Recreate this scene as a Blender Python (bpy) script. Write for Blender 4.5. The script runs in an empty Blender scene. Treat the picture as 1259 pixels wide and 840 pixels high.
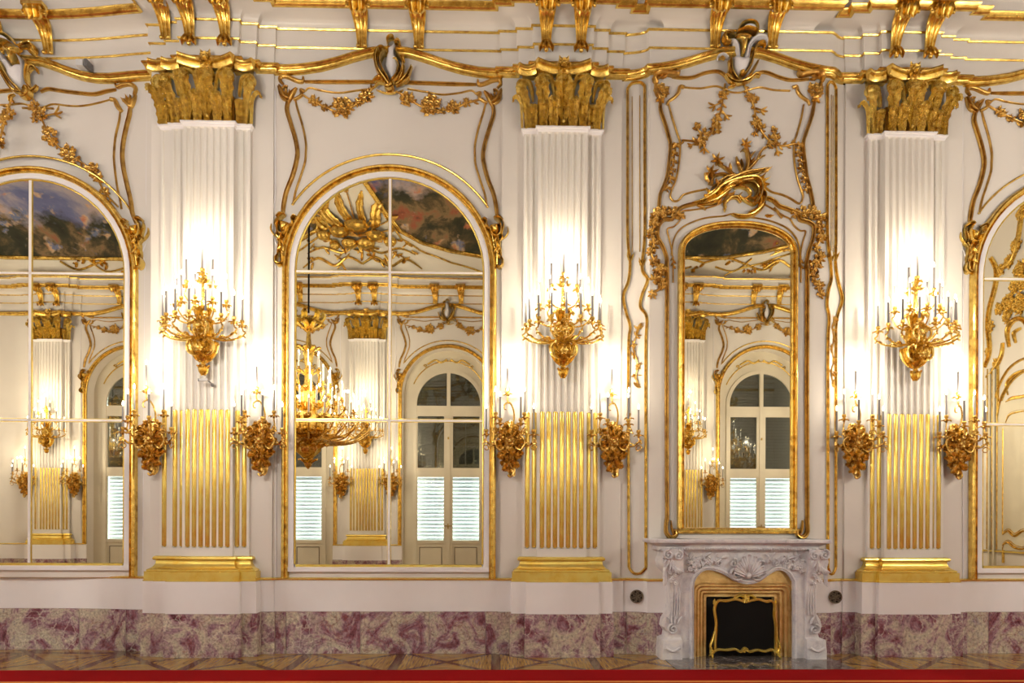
import bpy, math, random
from math import sin, cos, pi, sqrt, atan2, radians
from mathutils import Vector

random.seed(7)
SC = bpy.context.scene
COL = SC.collection

# ------------------------------------------------------------------ camera
FPX, CX, HY = 882.0, 629.5, 636.0          # focal length, principal point (frame is 1259 x 840)
CAM_D, CAM_H = 8.4, 1.59
YAW, ROLL = radians(1.25), 0.0035
def P(px, py, y=0.0):
    """where the sight line through a pixel meets the vertical plane at depth y (wall = 0, room = negative)"""
    dx, dy = px - CX, py - HY
    xu, yu = dx + ROLL*dy, dy - ROLL*dx
    a = xu/FPX
    t = (CAM_D + y)
    # X cos - t sin = a (X sin + t cos)
    X = t*(a*cos(YAW) + sin(YAW))/(cos(YAW) - a*sin(YAW))
    dep = X*sin(YAW) + t*cos(YAW)
    return (X, CAM_H - yu/FPX*dep)
def PL(pts, y=0.0):
    return [P(p[0], p[1], y) + tuple(p[2:]) for p in pts]

# ------------------------------------------------------------------ materials
def mat(name, fn):
    m = bpy.data.materials.new(name); m.use_nodes = True
    nt = m.node_tree; b = nt.nodes['Principled BSDF']
    fn(nt, b); return m
def N(nt, t, **kw):
    n = nt.nodes.new(t)
    for k, v in kw.items():
        if k.startswith('i_'):
            key = k[2:].replace('_', ' ')
            n.inputs[key].default_value = v
        else: setattr(n, k, v)
    return n
def ramp(nt, stops, src=None, interp='LINEAR'):
    r = nt.nodes.new('ShaderNodeValToRGB'); r.color_ramp.interpolation = interp
    e = r.color_ramp.elements
    while len(e) < len(stops): e.new(.5)
    for el, (p, c) in zip(e, stops): el.position = p; el.color = (*c, 1)
    if src is not None: nt.links.new(src, r.inputs[0])
    return r
def coords(nt, scale=(1,1,1), rot=(0,0,0)):
    t = nt.nodes.new('ShaderNodeTexCoord'); m = nt.nodes.new('ShaderNodeMapping')
    m.inputs['Scale'].default_value = scale; m.inputs['Rotation'].default_value = rot
    nt.links.new(t.outputs['Object'], m.inputs[0]); return m.outputs[0]
def noise(nt, vec, scale, detail=4, rough=.55, dist=0):
    n = nt.nodes.new('ShaderNodeTexNoise'); n.inputs['Scale'].default_value = scale
    n.inputs['Detail'].default_value = detail; n.inputs['Roughness'].default_value = rough
    n.inputs['Distortion'].default_value = dist; nt.links.new(vec, n.inputs['Vector']); return n.outputs[0]
def bump(nt, b, h, strength, dist=.01):
    n = nt.nodes.new('ShaderNodeBump'); n.inputs['Strength'].default_value = strength
    n.inputs['Distance'].default_value = dist
    nt.links.new(h, n.inputs['Height']); nt.links.new(n.outputs[0], b.inputs['Normal'])

def m_plain(c, rough=.5, metal=0, spec=.5, var=.04, sc=3, bmp=0, bsc=40, coat=0):
    def fn(nt, b):
        v = coords(nt); n = noise(nt, v, sc)
        r = ramp(nt, [(.3, tuple(max(0, x*(1-var)) for x in c)), (.7, tuple(min(1, x*(1+var)) for x in c))], n)
        nt.links.new(r.outputs[0], b.inputs['Base Color'])
        b.inputs['Roughness'].default_value = rough; b.inputs['Metallic'].default_value = metal
        b.inputs['Specular IOR Level'].default_value = spec
        b.inputs['Coat Weight'].default_value = coat; b.inputs['Coat Roughness'].default_value = .1
        if bmp: bump(nt, b, noise(nt, v, bsc, 3), bmp)
    return fn
def gold_fn(c1, c2, rough, bsc=60, bmp=.35, metal=.92, bd=.004, nsc=9):
    def fn(nt, b):
        v = coords(nt)
        n = noise(nt, v, nsc, 5, .6)
        r = ramp(nt, [(.32, c2), (.55, c1), (.8, tuple(min(1, x*1.12) for x in c1))], n)
        nt.links.new(r.outputs[0], b.inputs['Base Color'])
        b.inputs['Metallic'].default_value = metal; b.inputs['Roughness'].default_value = rough
        bump(nt, b, noise(nt, v, bsc, 4, .6), bmp, bd)
    return fn
M = {}
M['white'] = mat('white_lacquer', m_plain((.80,.76,.71), .34, var=.025, sc=1.2, bmp=.06, bsc=6))
M['dado'] = mat('dado_lacquer', m_plain((.90,.88,.90), .30, var=.03, sc=1.5, bmp=.05, bsc=6))
M['shaft'] = mat('shaft_lacquer', m_plain((.84,.81,.76), .32, var=.03, sc=2))
M['ceil'] = mat('ceiling_plaster', m_plain((.86,.81,.70), .55, var=.04, sc=1.2))
M['gold'] = mat('gilding', gold_fn((.92,.66,.17), (.50,.28,.05), .24, nsc=14))
M['goldb'] = mat('bright_gilding', gold_fn((1.0,.78,.20), (.88,.60,.10), .24, bmp=.2, metal=.7))
M['goldo'] = mat('old_gilding', gold_fn((.70,.45,.12), (.40,.21,.05), .30, bmp=.5))
M['leafg'] = mat('carved_gilding', gold_fn((1.0,.78,.20), (.58,.33,.05), .24, bsc=90, bmp=1.0, bd=.016, nsc=26))
M['gold_shade'] = mat('shaded_gilding', gold_fn((.34,.18,.035), (.16,.07,.012), .4, bsc=90, bmp=.8))  # gold darkened to hold the shade between capital leaves
M['bronze'] = mat('gilt_bronze', gold_fn((.98,.73,.21), (.50,.29,.05), .24, bsc=110, bmp=.7, nsc=22))
M['bronzed'] = mat('dark_gilt_bronze', gold_fn((.84,.58,.17), (.34,.18,.03), .26, bsc=110, bmp=.7, nsc=22))
M['candle'] = mat('silhouette_wax', m_plain((.22,.21,.22), .4))  # white candles darkened in colour to imitate backlit silhouettes
M['candlew'] = mat('white_candle_wax', m_plain((.85,.83,.80), .4))
M['brass'] = mat('brass', m_plain((.55,.38,.12), .3, metal=1))
M['black'] = mat('black_iron', m_plain((.004,.004,.004), .5, spec=.15))
M['nearblack'] = mat('near_black_lining', m_plain((.012,.01,.009), .9, var=.3, sc=12))  # near-black matt colour for the firebox lining and vent plates
M['grey'] = mat('grey_plastic', m_plain((.16,.16,.17), .5))
M['wplastic'] = mat('white_plastic', m_plain((.72,.72,.72), .4))
M['vent'] = mat('bronze_grille', m_plain((.22,.17,.12), .45, metal=.5, var=.3, sc=60))
M['cream'] = mat('window_paint', m_plain((.72,.66,.52), .4, var=.03))
M['slat'] = mat('shutter_paint', m_plain((.80,.84,.88), .55))
M['slatd'] = mat('dark_shutter', m_plain((.045,.04,.03), .6, var=.3, sc=8))
M['surround'] = mat('ochre_stone', gold_fn((.95,.68,.28), (.72,.44,.15), .28, metal=.5))
def mirror_fn(nt, b):
    b.inputs['Base Color'].default_value = (.88,.84,.70,1); b.inputs['Metallic'].default_value = 1
    b.inputs['Roughness'].default_value = 0.0
M['mirror'] = mat('mirror_silvering', mirror_fn)
def glass_fn(nt, b):
    out = nt.nodes['Material Output']
    t = nt.nodes.new('ShaderNodeBsdfTransparent'); t.inputs[0].default_value = (.86,.9,.88,1)
    g = nt.nodes.new('ShaderNodeBsdfGlossy'); g.inputs['Roughness'].default_value = .02
    fr = nt.nodes.new('ShaderNodeFresnel'); fr.inputs[0].default_value = 1.9
    mx = nt.nodes.new('ShaderNodeMixShader')
    nt.links.new(fr.outputs[0], mx.inputs[0]); nt.links.new(t.outputs[0], mx.inputs[1]); nt.links.new(g.outputs[0], mx.inputs[2])
    nt.links.new(mx.outputs[0], out.inputs[0])
M['glass'] = mat('window_glass', glass_fn)
def flame_fn(nt, b):
    b.inputs['Base Color'].default_value = (1,.9,.7,1)
    b.inputs['Emission Color'].default_value = (1,.86,.62,1); b.inputs['Emission Strength'].default_value = 24
M['flame'] = mat('candle_bulb', flame_fn)
M['flame'].cycles.emission_sampling = 'NONE'
def marble_fn(shift):
    def fn(nt, b):
        g = nt.nodes.new('ShaderNodeNewGeometry')
        v = coords(nt)
        add = nt.nodes.new('ShaderNodeVectorMath'); add.operation = 'MULTIPLY_ADD'
        cmb = nt.nodes.new('ShaderNodeCombineXYZ')
        for i in range(3): nt.links.new(g.outputs['Random Per Island'], cmb.inputs[i])
        nt.links.new(cmb.outputs[0], add.inputs[0]); add.inputs[1].default_value = (17,9,23); nt.links.new(v, add.inputs[2])
        vv = add.outputs[0]
        n1 = noise(nt, vv, 2.6, 8, .68, 1.6)
        if shift == 'red':
            st = [(.3,(.09,.015,.01)),(.42,(.30,.06,.03)),(.55,(.42,.13,.05)),(.68,(.55,.26,.11)),(.8,(.7,.5,.3))]
        else:
            st = [(.30,(.09,.035,.05)),(.40,(.24,.09,.12)),(.46,(.34,.21,.27)),(.52,(.50,.40,.36)),(.60,(.58,.54,.42)),(.70,(.34,.27,.33)),(.80,(.62,.58,.48))]
        r = ramp(nt, st, n1)
        vo = nt.nodes.new('ShaderNodeTexVoronoi'); vo.feature = 'DISTANCE_TO_EDGE'; vo.inputs['Scale'].default_value = 5.5
        n2 = nt.nodes.new('ShaderNodeTexNoise'); n2.inputs['Scale'].default_value = 4; n2.inputs['Detail'].default_value = 6
        nt.links.new(vv, n2.inputs['Vector'])
        ad = nt.nodes.new('ShaderNodeMixRGB'); ad.blend_type = 'ADD'; ad.inputs[0].default_value = .45
        nt.links.new(vv, ad.inputs[1]); nt.links.new(n2.outputs['Color'], ad.inputs[2]); nt.links.new(ad.outputs[0], vo.inputs['Vector'])
        r2 = ramp(nt, [(0,(1,1,1)),(.035,(.15,.15,.15)),(.06,(0,0,0))], vo.outputs[0])
        vein = ramp(nt, [(.45,(.24,.08,.07)),(.55,(.80,.76,.66))], noise(nt, vv, 1.3, 2))
        mx = nt.nodes.new('ShaderNodeMixRGB'); mx.inputs[0].default_value = .5
        r2.color_ramp.elements[0].color = (.6,.6,.6,1)
        nt.links.new(r2.outputs[0], mx.inputs[0]); nt.links.new(r.outputs[0], mx.inputs[1]); nt.links.new(vein.outputs[0], mx.inputs[2])
        n3 = noise(nt, vv, 38, 5, .7)
        r3 = ramp(nt, [(.35,(.45,.42,.45)),(.5,(1,1,1)),(.65,(1.35,1.32,1.22))], n3)
        m2 = nt.nodes.new('ShaderNodeMixRGB'); m2.blend_type = 'MULTIPLY'; m2.inputs[0].default_value = .8
        nt.links.new(mx.outputs[0], m2.inputs[1]); nt.links.new(r3.outputs[0], m2.inputs[2])
        nt.links.new(m2.outputs[0], b.inputs['Base Color']); b.inputs['Roughness'].default_value = .25
    return fn
M['marble'] = mat('violet_marble', marble_fn('violet'))
M['marbler'] = mat('painted_red_marble', marble_fn('red'))
def wmarble_fn(nt, b):
    v = coords(nt)
    r = ramp(nt, [(.3,(.55,.54,.60)),(.48,(.74,.73,.77)),(.62,(.84,.82,.82)),(.8,(.66,.63,.62))], noise(nt, v, 7, 8, .7, .6))
    nt.links.new(r.outputs[0], b.inputs['Base Color']); b.inputs['Roughness'].default_value = .4
    bump(nt, b, noise(nt, v, 70, 4), .35, .004)
M['wmarble'] = mat('grey_carved_marble', wmarble_fn)
def hearth_fn(nt, b):
    v = coords(nt)
    r = ramp(nt, [(.35,(.06,.05,.05)),(.5,(.16,.14,.13)),(.7,(.30,.26,.24))], noise(nt, v, 6, 8, .7, 1))
    nt.links.new(r.outputs[0], b.inputs['Base Color']); b.inputs['Roughness'].default_value = .08
M['hearth'] = mat('dark_hearth_stone', hearth_fn)
def math_n(nt, op, a, b_=None):
    n = nt.nodes.new('ShaderNodeMath'); n.operation = op
    for i, x in enumerate((a, b_)):
        if x is None: continue
        if isinstance(x, (int, float)): n.inputs[i].default_value = x
        else: nt.links.new(x, n.inputs[i])
    return n.outputs[0]
def parquet_fn(nt, b):
    v = coords(nt)
    s = nt.nodes.new('ShaderNodeSeparateXYZ'); nt.links.new(v, s.inputs[0])
    T = 1.08
    u = math_n(nt, 'FRACT', math_n(nt, 'DIVIDE', s.outputs[0], T)); w = math_n(nt, 'FRACT', math_n(nt, 'DIVIDE', s.outputs[1], T))
    d1 = math_n(nt, 'ABSOLUTE', math_n(nt, 'SUBTRACT', u, w))
    d2 = math_n(nt, 'ABSOLUTE', math_n(nt, 'SUBTRACT', math_n(nt, 'ADD', u, w), 1.0))
    d3 = math_n(nt, 'ABSOLUTE', math_n(nt, 'SUBTRACT', u, .5)); d4 = math_n(nt, 'ABSOLUTE', math_n(nt, 'SUBTRACT', w, .5))
    e3 = math_n(nt, 'SUBTRACT', .5, d3); e4 = math_n(nt, 'SUBTRACT', .5, d4)
    mn = math_n(nt, 'MINIMUM', math_n(nt, 'MINIMUM', d1, d2), math_n(nt, 'MINIMUM', e3, e4))
    k2 = math_n(nt, 'ABSOLUTE', math_n(nt, 'SUBTRACT', math_n(nt, 'MAXIMUM', d3, d4), .27))
    dark = math_n(nt, 'LESS_THAN', mn, .04)
    edge = math_n(nt, 'LESS_THAN', math_n(nt, 'ABSOLUTE', math_n(nt, 'SUBTRACT', mn, .04)), .006)
    g1 = noise(nt, coords(nt, (3, 60, 3)), 1, 4); g2 = noise(nt, coords(nt, (60, 3, 3)), 1, 4)
    sel = math_n(nt, 'GREATER_THAN', d3, d4)
    gm = nt.nodes.new('ShaderNodeMix'); gm.data_type = 'FLOAT'
    nt.links.new(sel, gm.inputs[0]); nt.links.new(g1, gm.inputs[2]); nt.links.new(g2, gm.inputs[3])
    light = ramp(nt, [(.3,(.20,.10,.02)),(.5,(.38,.22,.05)),(.7,(.55,.36,.09))], gm.outputs[0])
    drk = ramp(nt, [(.3,(.08,.03,.01)),(.7,(.22,.09,.025))], gm.outputs[0])
    mx = nt.nodes.new('ShaderNodeMixRGB'); nt.links.new(dark, mx.inputs[0]); nt.links.new(light.outputs[0], mx.inputs[1]); nt.links.new(drk.outputs[0], mx.inputs[2])
    m2 = nt.nodes.new('ShaderNodeMixRGB'); nt.links.new(edge, m2.inputs[0]); nt.links.new(mx.outputs[0], m2.inputs[1]); m2.inputs[2].default_value = (.03,.012,.005,1)
    nt.links.new(m2.outputs[0], b.inputs['Base Color']); b.inputs['Roughness'].default_value = .13
    b.inputs['Specular IOR Level'].default_value = .5
M['parquet'] = mat('star_parquet', parquet_fn)
M['carpet'] = mat('red_carpet_pile', m_plain((.33,.002,.005), .9, var=.15, sc=90, bmp=.4, bsc=300, spec=.1))
M['carpete'] = mat('carpet_border', m_plain((.72,.30,.05), .8, var=.1, sc=90))
def fresco_fn(seed, FL):
    def fn(nt, b):
        tc = nt.nodes.new('ShaderNodeTexCoord'); mp = nt.nodes.new('ShaderNodeMapping')
        mp.inputs['Location'].default_value = (seed, seed*1.7, 0); nt.links.new(tc.outputs['Object'], mp.inputs[0]); v = mp.outputs[0]
        s = nt.nodes.new('ShaderNodeSeparateXYZ'); nt.links.new(tc.outputs['Object'], s.inputs[0])
        sky = ramp(nt, [(.3,(.05,.07,.22)),(.44,(.13,.15,.32)),(.54,(.34,.31,.38)),(.64,(.50,.36,.32)),(.78,(.24,.16,.24))], noise(nt, v, .7, 8, .6, .4))
        land = ramp(nt, [(.32,(.008,.010,.004)),(.44,(.022,.026,.010)),(.50,(.07,.05,.02)),(.57,(.22,.15,.07)),(.66,(.30,.08,.04)),(.75,(.04,.03,.02))], noise(nt, v, 1.5, 8, .62, .3))
        # land hugs the long edges of the fresco (object y = distance from the room's middle)
        ay = math_n(nt, 'ABSOLUTE', s.outputs[1])
        e = math_n(nt, 'ADD', ay, math_n(nt, 'MULTIPLY', math_n(nt, 'SUBTRACT', noise(nt, v, 1.1, 7, .6), .5), 2.4))
        f = ramp(nt, [(0,(0,0,0)),(1,(1,1,1))], math_n(nt, 'MULTIPLY', math_n(nt, 'SUBTRACT', e, FL), 3.0))
        mx = nt.nodes.new('ShaderNodeMixRGB'); nt.links.new(f.outputs[0], mx.inputs[0]); nt.links.new(sky.outputs[0], mx.inputs[1]); nt.links.new(land.outputs[0], mx.inputs[2])
        fig = noise(nt, v, 2.4, 3, .5, .3)
        fr = ramp(nt, [(.58,(0,0,0)),(.66,(.85,.85,.85))], fig)
        fc = ramp(nt, [(.30,(.45,.08,.03)),(.42,(.55,.22,.10)),(.5,(.62,.45,.28)),(.58,(.10,.16,.36)),(.7,(.50,.36,.12))], noise(nt, v, 2.2, 5, .6))
        m2 = nt.nodes.new('ShaderNodeMixRGB'); nt.links.new(fr.outputs[0], m2.inputs[0]); nt.links.new(mx.outputs[0], m2.inputs[1]); nt.links.new(fc.outputs[0], m2.inputs[2])
        nt.links.new(m2.outputs[0], b.inputs['Base Color']); b.inputs['Roughness'].default_value = .7
    return fn
M['fresco1'] = mat('fresco_landscape', fresco_fn(3.1, 3.75))
M['fresco2'] = mat('fresco_dark_crowd', fresco_fn(8.4, 2.9))

# ------------------------------------------------------------------ mesh builder
def cr(pts, n=6):
    """Catmull-Rom through points of any dimension"""
    if len(pts) < 3: 
        a, b = pts[0], pts[-1]
        return [tuple(a[k]+(b[k]-a[k])*i/n for k in range(len(a))) for i in range(n+1)]
    out = []
    L = len(pts)
    for i in range(L-1):
        p0 = pts[max(0, i-1)]; p1 = pts[i]; p2 = pts[i+1]; p3 = pts[min(L-1, i+2)]
        for j in range(n):
            t = j/n
            out.append(tuple(.5*((2*b) + (c-a)*t + (2*a-5*b+4*c-d)*t*t + (3*b-a-3*c+d)*t**3) for a, b, c, d in zip(p0, p1, p2, p3)))
    out.append(tuple(pts[-1])); return out
PROF = {
 'round': [(-1,0),(-.92,.42),(-.6,.85),(0,1),(.6,.85),(.92,.42),(1,0)],
 'double': [(-1,0),(-.97,.55),(-.75,.75),(-.5,.4),(-.2,.4),(0,.95),(.4,1),(.8,.8),(1,0)],
 'flat': [(-1,0),(-.9,1),(.9,1),(1,0)],
}
class MB:
    def __init__(s): s.v = []; s.f = []
    def grid(s, rows, cu=False, flip=False):
        o = len(s.v); w = len(rows[0])
        for r in rows: s.v += [tuple(p) for p in r]
        for i in range(len(rows)-1):
            for j in range(w if cu else w-1):
                a = o+i*w+j; b = o+i*w+(j+1) % w; c = b+w; d = a+w
                s.f.append((a, d, c, b) if flip else (a, b, c, d))
        return o
    def cap(s, idx): s.f.append(tuple(idx))
    def box(s, x0, x1, y0, y1, z0, z1):
        o = len(s.v)
        s.v += [(x, y, z) for z in (z0, z1) for y in (y0, y1) for x in (x0, x1)]
        for q in ((0,2,3,1),(4,5,7,6),(0,1,5,4),(2,6,7,3),(0,4,6,2),(1,3,7,5)): s.f.append(tuple(o+k for k in q))
    def poly(s, pts, y0, y1):
        """prism of an outline in the xz plane between two depths"""
        o = len(s.v); n = len(pts)
        s.v += [(p[0], y0, p[1]) for p in pts] + [(p[0], y1, p[1]) for p in pts]
        s.f.append(tuple(range(o, o+n))); s.f.append(tuple(range(o+2*n-1, o+n-1, -1)))
        for i in range(n):
            j = (i+1) % n; s.f.append((o+i, o+n+i, o+n+j, o+j))
    def relief(s, path, w, h, y=0.0, prof='round', n=5, taper=0, smooth=True):
        """raised moulding along a path in the wall plane; y is the wall depth (number or function of x)"""
        p = cr([tuple(q) + ((1.0,) if len(q) < 3 else ()) for q in path], n) if smooth else [tuple(q)+((1.0,) if len(q) < 3 else ()) for q in path]
        pr = PROF[prof]; rows = []; L = len(p)
        for i, q in enumerate(p):
            a = p[max(0, i-1)]; b = p[min(L-1, i+1)]
            tx, tz = b[0]-a[0], b[1]-a[1]; l = math.hypot(tx, tz) or 1; nx, nz = -tz/l, tx/l
            k = q[2]
            if taper:
                t = i/(L-1); k *= min(1, (1-t)*taper+.12) if taper > 0 else min(1, min(t, 1-t)*-taper+.15)
            yy = y(q[0]) if callable(y) else y
            rows.append([(q[0]+nx*u*w*k/2, yy-hh*h*(.4+.6*k)-.0006, q[1]+nz*u*w*k/2) for u, hh in pr])
        o = s.grid(rows); m = len(pr)
        s.cap([o+j for j in range(m)][::-1]); s.cap([o+(L-1)*m+j for j in range(m)])
    def tube(s, path, r, n=7, smooth=4, side=None, flat=1.0, ridges=0, amp=.2, cap=True):
        """tube through 3-D points (x,y,z[,radius factor]); with side given its section is a ridged oval"""
        p = [tuple(q) + ((1.0,) if len(q) < 4 else ()) for q in path]
        if smooth: p = cr(p, smooth)
        L = len(p); rows = []; prev = None
        for i, q in enumerate(p):
            a = Vector(p[max(0, i-1)][:3]); b = Vector(p[min(L-1, i+1)][:3]); T = (b-a)
            if T.length < 1e-9: T = Vector((0,0,1))
            T.normalize()
            if side is not None: S = Vector(side); S = (S - T*S.dot(T)).normalized()
            elif prev is None:
                S = T.orthogonal().normalized()
            else:
                S = (prev - T*prev.dot(T)); S = S.normalized() if S.length > 1e-6 else T.orthogonal().normalized()
            prev = S; B = T.cross(S); k = q[3]*r; c = Vector(q[:3])
            row = []
            for j in range(n):
                th = 2*pi*j/n; m = 1+(amp*cos(ridges*th) if ridges else 0)
                row.append(tuple(c + S*(cos(th)*k*m) + B*(sin(th)*k*flat*m)))
            rows.append(row)
        o = s.grid(rows, cu=True, flip=True)
        if cap:
            s.cap([o+j for j in range(n)]); s.cap([o+(L-1)*n+j for j in range(n)][::-1])
    def lathe(s, prof, c=(0,0,0), n=14, lob=0, amp=0, sy=1.0):
        rows = []
        for r, z in prof:
            rows.append([(c[0]+r*(1+amp*cos(lob*2*pi*j/n))*cos(2*pi*j/n), c[1]+sy*r*(1+amp*cos(lob*2*pi*j/n))*sin(2*pi*j/n), c[2]+z) for j in range(n)])
        o = s.grid(rows, cu=True)
        s.cap([o+j for j in range(n)][::-1]); s.cap([o+(len(prof)-1)*n+j for j in range(n)])
    def leaf3(s, path, W, side=(1,0,0), ridge=2.5, amp=.12, bulge=.15, teeth=5, n=3, tip=.12, thick=.0, k0=.7):
        """acanthus leaf along a 3-D path"""
        p = cr([tuple(q) for q in path], n); L = len(p); rows = []
        us = [-1,-.72,-.45,-.2,0,.2,.45,.72,1]
        for i, q in enumerate(p):
            t = i/(L-1)
            a = Vector(p[max(0, i-1)]); b = Vector(p[min(L-1, i+1)]); T = (b-a).normalized()
            S = Vector(side); S = (S-T*S.dot(T)).normalized(); Nn = S.cross(T)
            if t < .55: w = k0+(1-k0)*sin(t/.55*pi/2)
            else: w = max(tip, cos((t-.55)/.45*pi/2)**.6)
            w *= 1-.22*abs(sin(t*teeth*pi)) if 0 < t < 1 else 1
            c = Vector(q)
            rows.append([tuple(c + S*(u*w*W/2) + Nn*(-W*(bulge*(1-u*u) + amp*cos(ridge*2*pi*u)))) for u in us])
        s.grid(rows)
        back = [[(x, y, z) for x, y, z in r] for r in rows]
        # thin back face so that the leaf has body
        bk = []
        for i, r in enumerate(back):
            a = Vector(p[max(0, i-1)]); b = Vector(p[min(L-1, i+1)]); T = (b-a).normalized()
            S = Vector(side); S = (S-T*S.dot(T)).normalized(); Nn = S.cross(T)
            bk.append([tuple(Vector(v)+Nn*W*.10*(1-abs(u)*.9)) for v, u in zip(r, us)])
        s.grid(bk, flip=True)
    def leaf(s, x, z, ang, L, W, y=0.0, h=.02, lift=.5, teeth=3):
        """flat-laid leaf rising from the wall"""
        rows = []; nt_ = 7
        ca, sa = cos(ang), sin(ang)
        for i in range(nt_):
            t = i/(nt_-1); w = W*max(.05, sin(pi*min(1, t*.92+.08))**.8)*(1-.3*abs(sin(t*teeth*pi)))
            row = []
            for u in (-1,-.5,0,.5,1):
                bx = L*t; by = u*w/2
                hh = h*(.35+.65*(1-abs(u))) + lift*L*t*t*.35 - (0.006 if abs(u) == 1 else 0)
                row.append((x+bx*ca-by*sa, y-hh, z+bx*sa+by*ca))
            rows.append(row)
        s.grid(rows)
        s.grid([[(a, min(b+.007+(.004 if j in (1,2,3) else 0), y-.0006), c) for j, (a, b, c) in enumerate(r)] for r in rows], flip=True)
    def flower(s, x, z, r, y=0.0, pet=5, rot=0.0):
        n = pet*4; rows = []
        for rr, hh in ((1.0,.15),(.8,.75),(.45,.5),(.3,.95),(.12,1.05)):
            row = []
            for j in range(n):
                a = 2*pi*j/n+rot; k = .72+.28*abs(cos(pet*(a-rot)/2)) if rr > .4 else 1
                row.append((x+r*rr*k*cos(a), y-r*.55*hh*(.8+.2*k), z+r*rr*k*sin(a)))
            rows.append(row)
        rows.insert(0, [(x+r*.75*cos(2*pi*j/n+rot), y-.0006, z+r*.75*sin(2*pi*j/n+rot)) for j in range(n)])
        o = s.grid(rows, cu=True, flip=False); s.cap([o+(len(rows)-1)*n+j for j in range(n)])
    def ball(s, x, y, z, r, n=8, sz=1.0):
        s.lathe([(r*max(.02, sin(pi*i/6)), -r*sz*cos(pi*i/6)) for i in range(7)], (x, y, z), n)
    def cluster(s, x, z, r, y=0.0, leaves=6, rnd=None):
        rd = rnd or random
        for k in range(leaves):
            a = 2*pi*k/leaves+rd.uniform(-.3,.3)
            s.leaf(x+.35*r*cos(a), z+.35*r*sin(a), a+rd.uniform(-.5,.5), r*rd.uniform(.6,.95), r*.55, y, .012+.1*r, .6)
        m = max(3, int(3+r/.03))
        for k in range(m):
            a = 2*pi*k/max(1, m-1)+rd.uniform(-.3,.3); q = 0 if k == 0 else r*rd.uniform(.45,.72)
            s.flower(x+q*cos(a), z+q*sin(a), r*rd.uniform(.32,.46), y-.014-.16*r-(.10*r if k == 0 else 0), 5, rd.uniform(0,1))
    def pillow(s, pts, h, y=0.0, rings=5, n=3, vein=0):
        p = cr([tuple(q) for q in pts]+[tuple(pts[0])], n)[:-1]; m = len(p)
        cx_ = sum(q[0] for q in p)/m; cz_ = sum(q[1] for q in p)/m; rows = []
        for i in range(rings+1):
            k = 1-i/rings*.97; hh = h*sqrt(max(0, 1-k*k))
            rows.append([(cx_+(q[0]-cx_)*k, y-.01-hh, cz_+(q[1]-cz_)*k) for q in p])
        rows.insert(0, [(q[0], y-.0006, q[1]) for q in p])
        area = sum(p[i][0]*p[(i+1) % m][1]-p[(i+1) % m][0]*p[i][1] for i in range(m))
        o = s.grid(rows, cu=True, flip=(area < 0)); s.cap([o+(len(rows)-1)*m+j for j in range(m)])
    def spiral(s, cx, cz, r, a0, turns, w, h, y=0.0, shrink=.22, prof='round'):
        pts = []; n = max(8, int(abs(turns)*12))
        for i in range(n+1):
            t = i/n; a = a0+turns*2*pi*t; rr = r*(1-(1-shrink)*t)
            pts.append((cx+rr*cos(a), cz+rr*sin(a), 1-.45*t))
        s.relief(pts, w, h, y, prof, n=1)
        s.ball(pts[-1][0], y-h*.5, pts[-1][1], w*.55, 7)
    def sweep(s, path, prof, closed=False, smooth=None):
        """profile (outward, height) carried along a plan path (x, y[, z]) with mitred corners"""
        L = len(path); ms = []
        for i in range(L):
            ns = []
            for a, b in ((i-1, i), (i, i+1)):
                if a < 0 or b >= L: continue
                dx, dy = path[b][0]-path[a][0], path[b][1]-path[a][1]; l = math.hypot(dx, dy)
                if l < 1e-9: continue
                ns.append((dy/l, -dx/l))
            if len(ns) == 2:
                d = 1+ns[0][0]*ns[1][0]+ns[0][1]*ns[1][1]; d = max(d, .35)
                ms.append(((ns[0][0]+ns[1][0])/d, (ns[0][1]+ns[1][1])/d))
            else: ms.append(ns[0])
        rows = [[(q[0]+m[0]*d, q[1]+m[1]*d, (q[2] if len(q) > 2 else 0)+h) for d, h in prof] for q, m in zip(path, ms)]
        o = s.grid(rows); k = len(prof)
        if closed:
            s.cap([o+j for j in range(k)][::-1]); s.cap([o+(L-1)*k+j for j in range(k)])
    def merge(s, o):
        b = len(s.v); s.v += o.v; s.f += [tuple(b+k for k in f) for f in o.f]
    def mirror(s, xc):
        b = len(s.v); s.v += [(2*xc-x, y, z) for x, y, z in s.v]; s.f += [tuple(b+k for k in f[::-1]) for f in list(s.f)]
        return s

ORG = {}
def obj(name, mb, m, parent=None, smooth=40, org=None):
    me = bpy.data.meshes.new(name)
    o = ORG.get(parent.name, (0,0,0)) if parent is not None else (org or (0,0,0))
    me.from_pydata([(x-o[0], y-o[1], z-o[2]) for x, y, z in mb.v], [], mb.f); me.validate()
    me.polygons.foreach_set('use_smooth', [True]*len(me.polygons))
    me.set_sharp_from_angle(angle=radians(smooth))
    me.materials.append(M[m])
    ob = bpy.data.objects.new(name, me); COL.objects.link(ob)
    if parent is not None: ob.parent = parent; ORG[ob.name] = o
    else: ob.location = o; ORG[ob.name] = o
    return ob
def tag(o, label, cat, group=None):
    o['label'] = label; o['category'] = cat
    if group: o['group'] = group
    return o
def thing(name, label, cat, org=(0,0,0), group=None):
    o = bpy.data.objects.new(name, None); COL.objects.link(o); o.location = org; ORG[o.name] = org
    o.empty_display_size = .1
    return tag(o, label, cat, group)
def struct(name, mb, m, smooth=30, org=None):
    o = obj(name, mb, m, None, smooth, org); o['kind'] = 'structure'; return o
def kids(o): return [c for c in bpy.data.objects if c.parent == o]
KIDS = {}
def tree(o):
    if o.name not in KIDS: KIDS[o.name] = [(c, tree(c)) for c in kids(o)]
    return KIDS[o.name]
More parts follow.
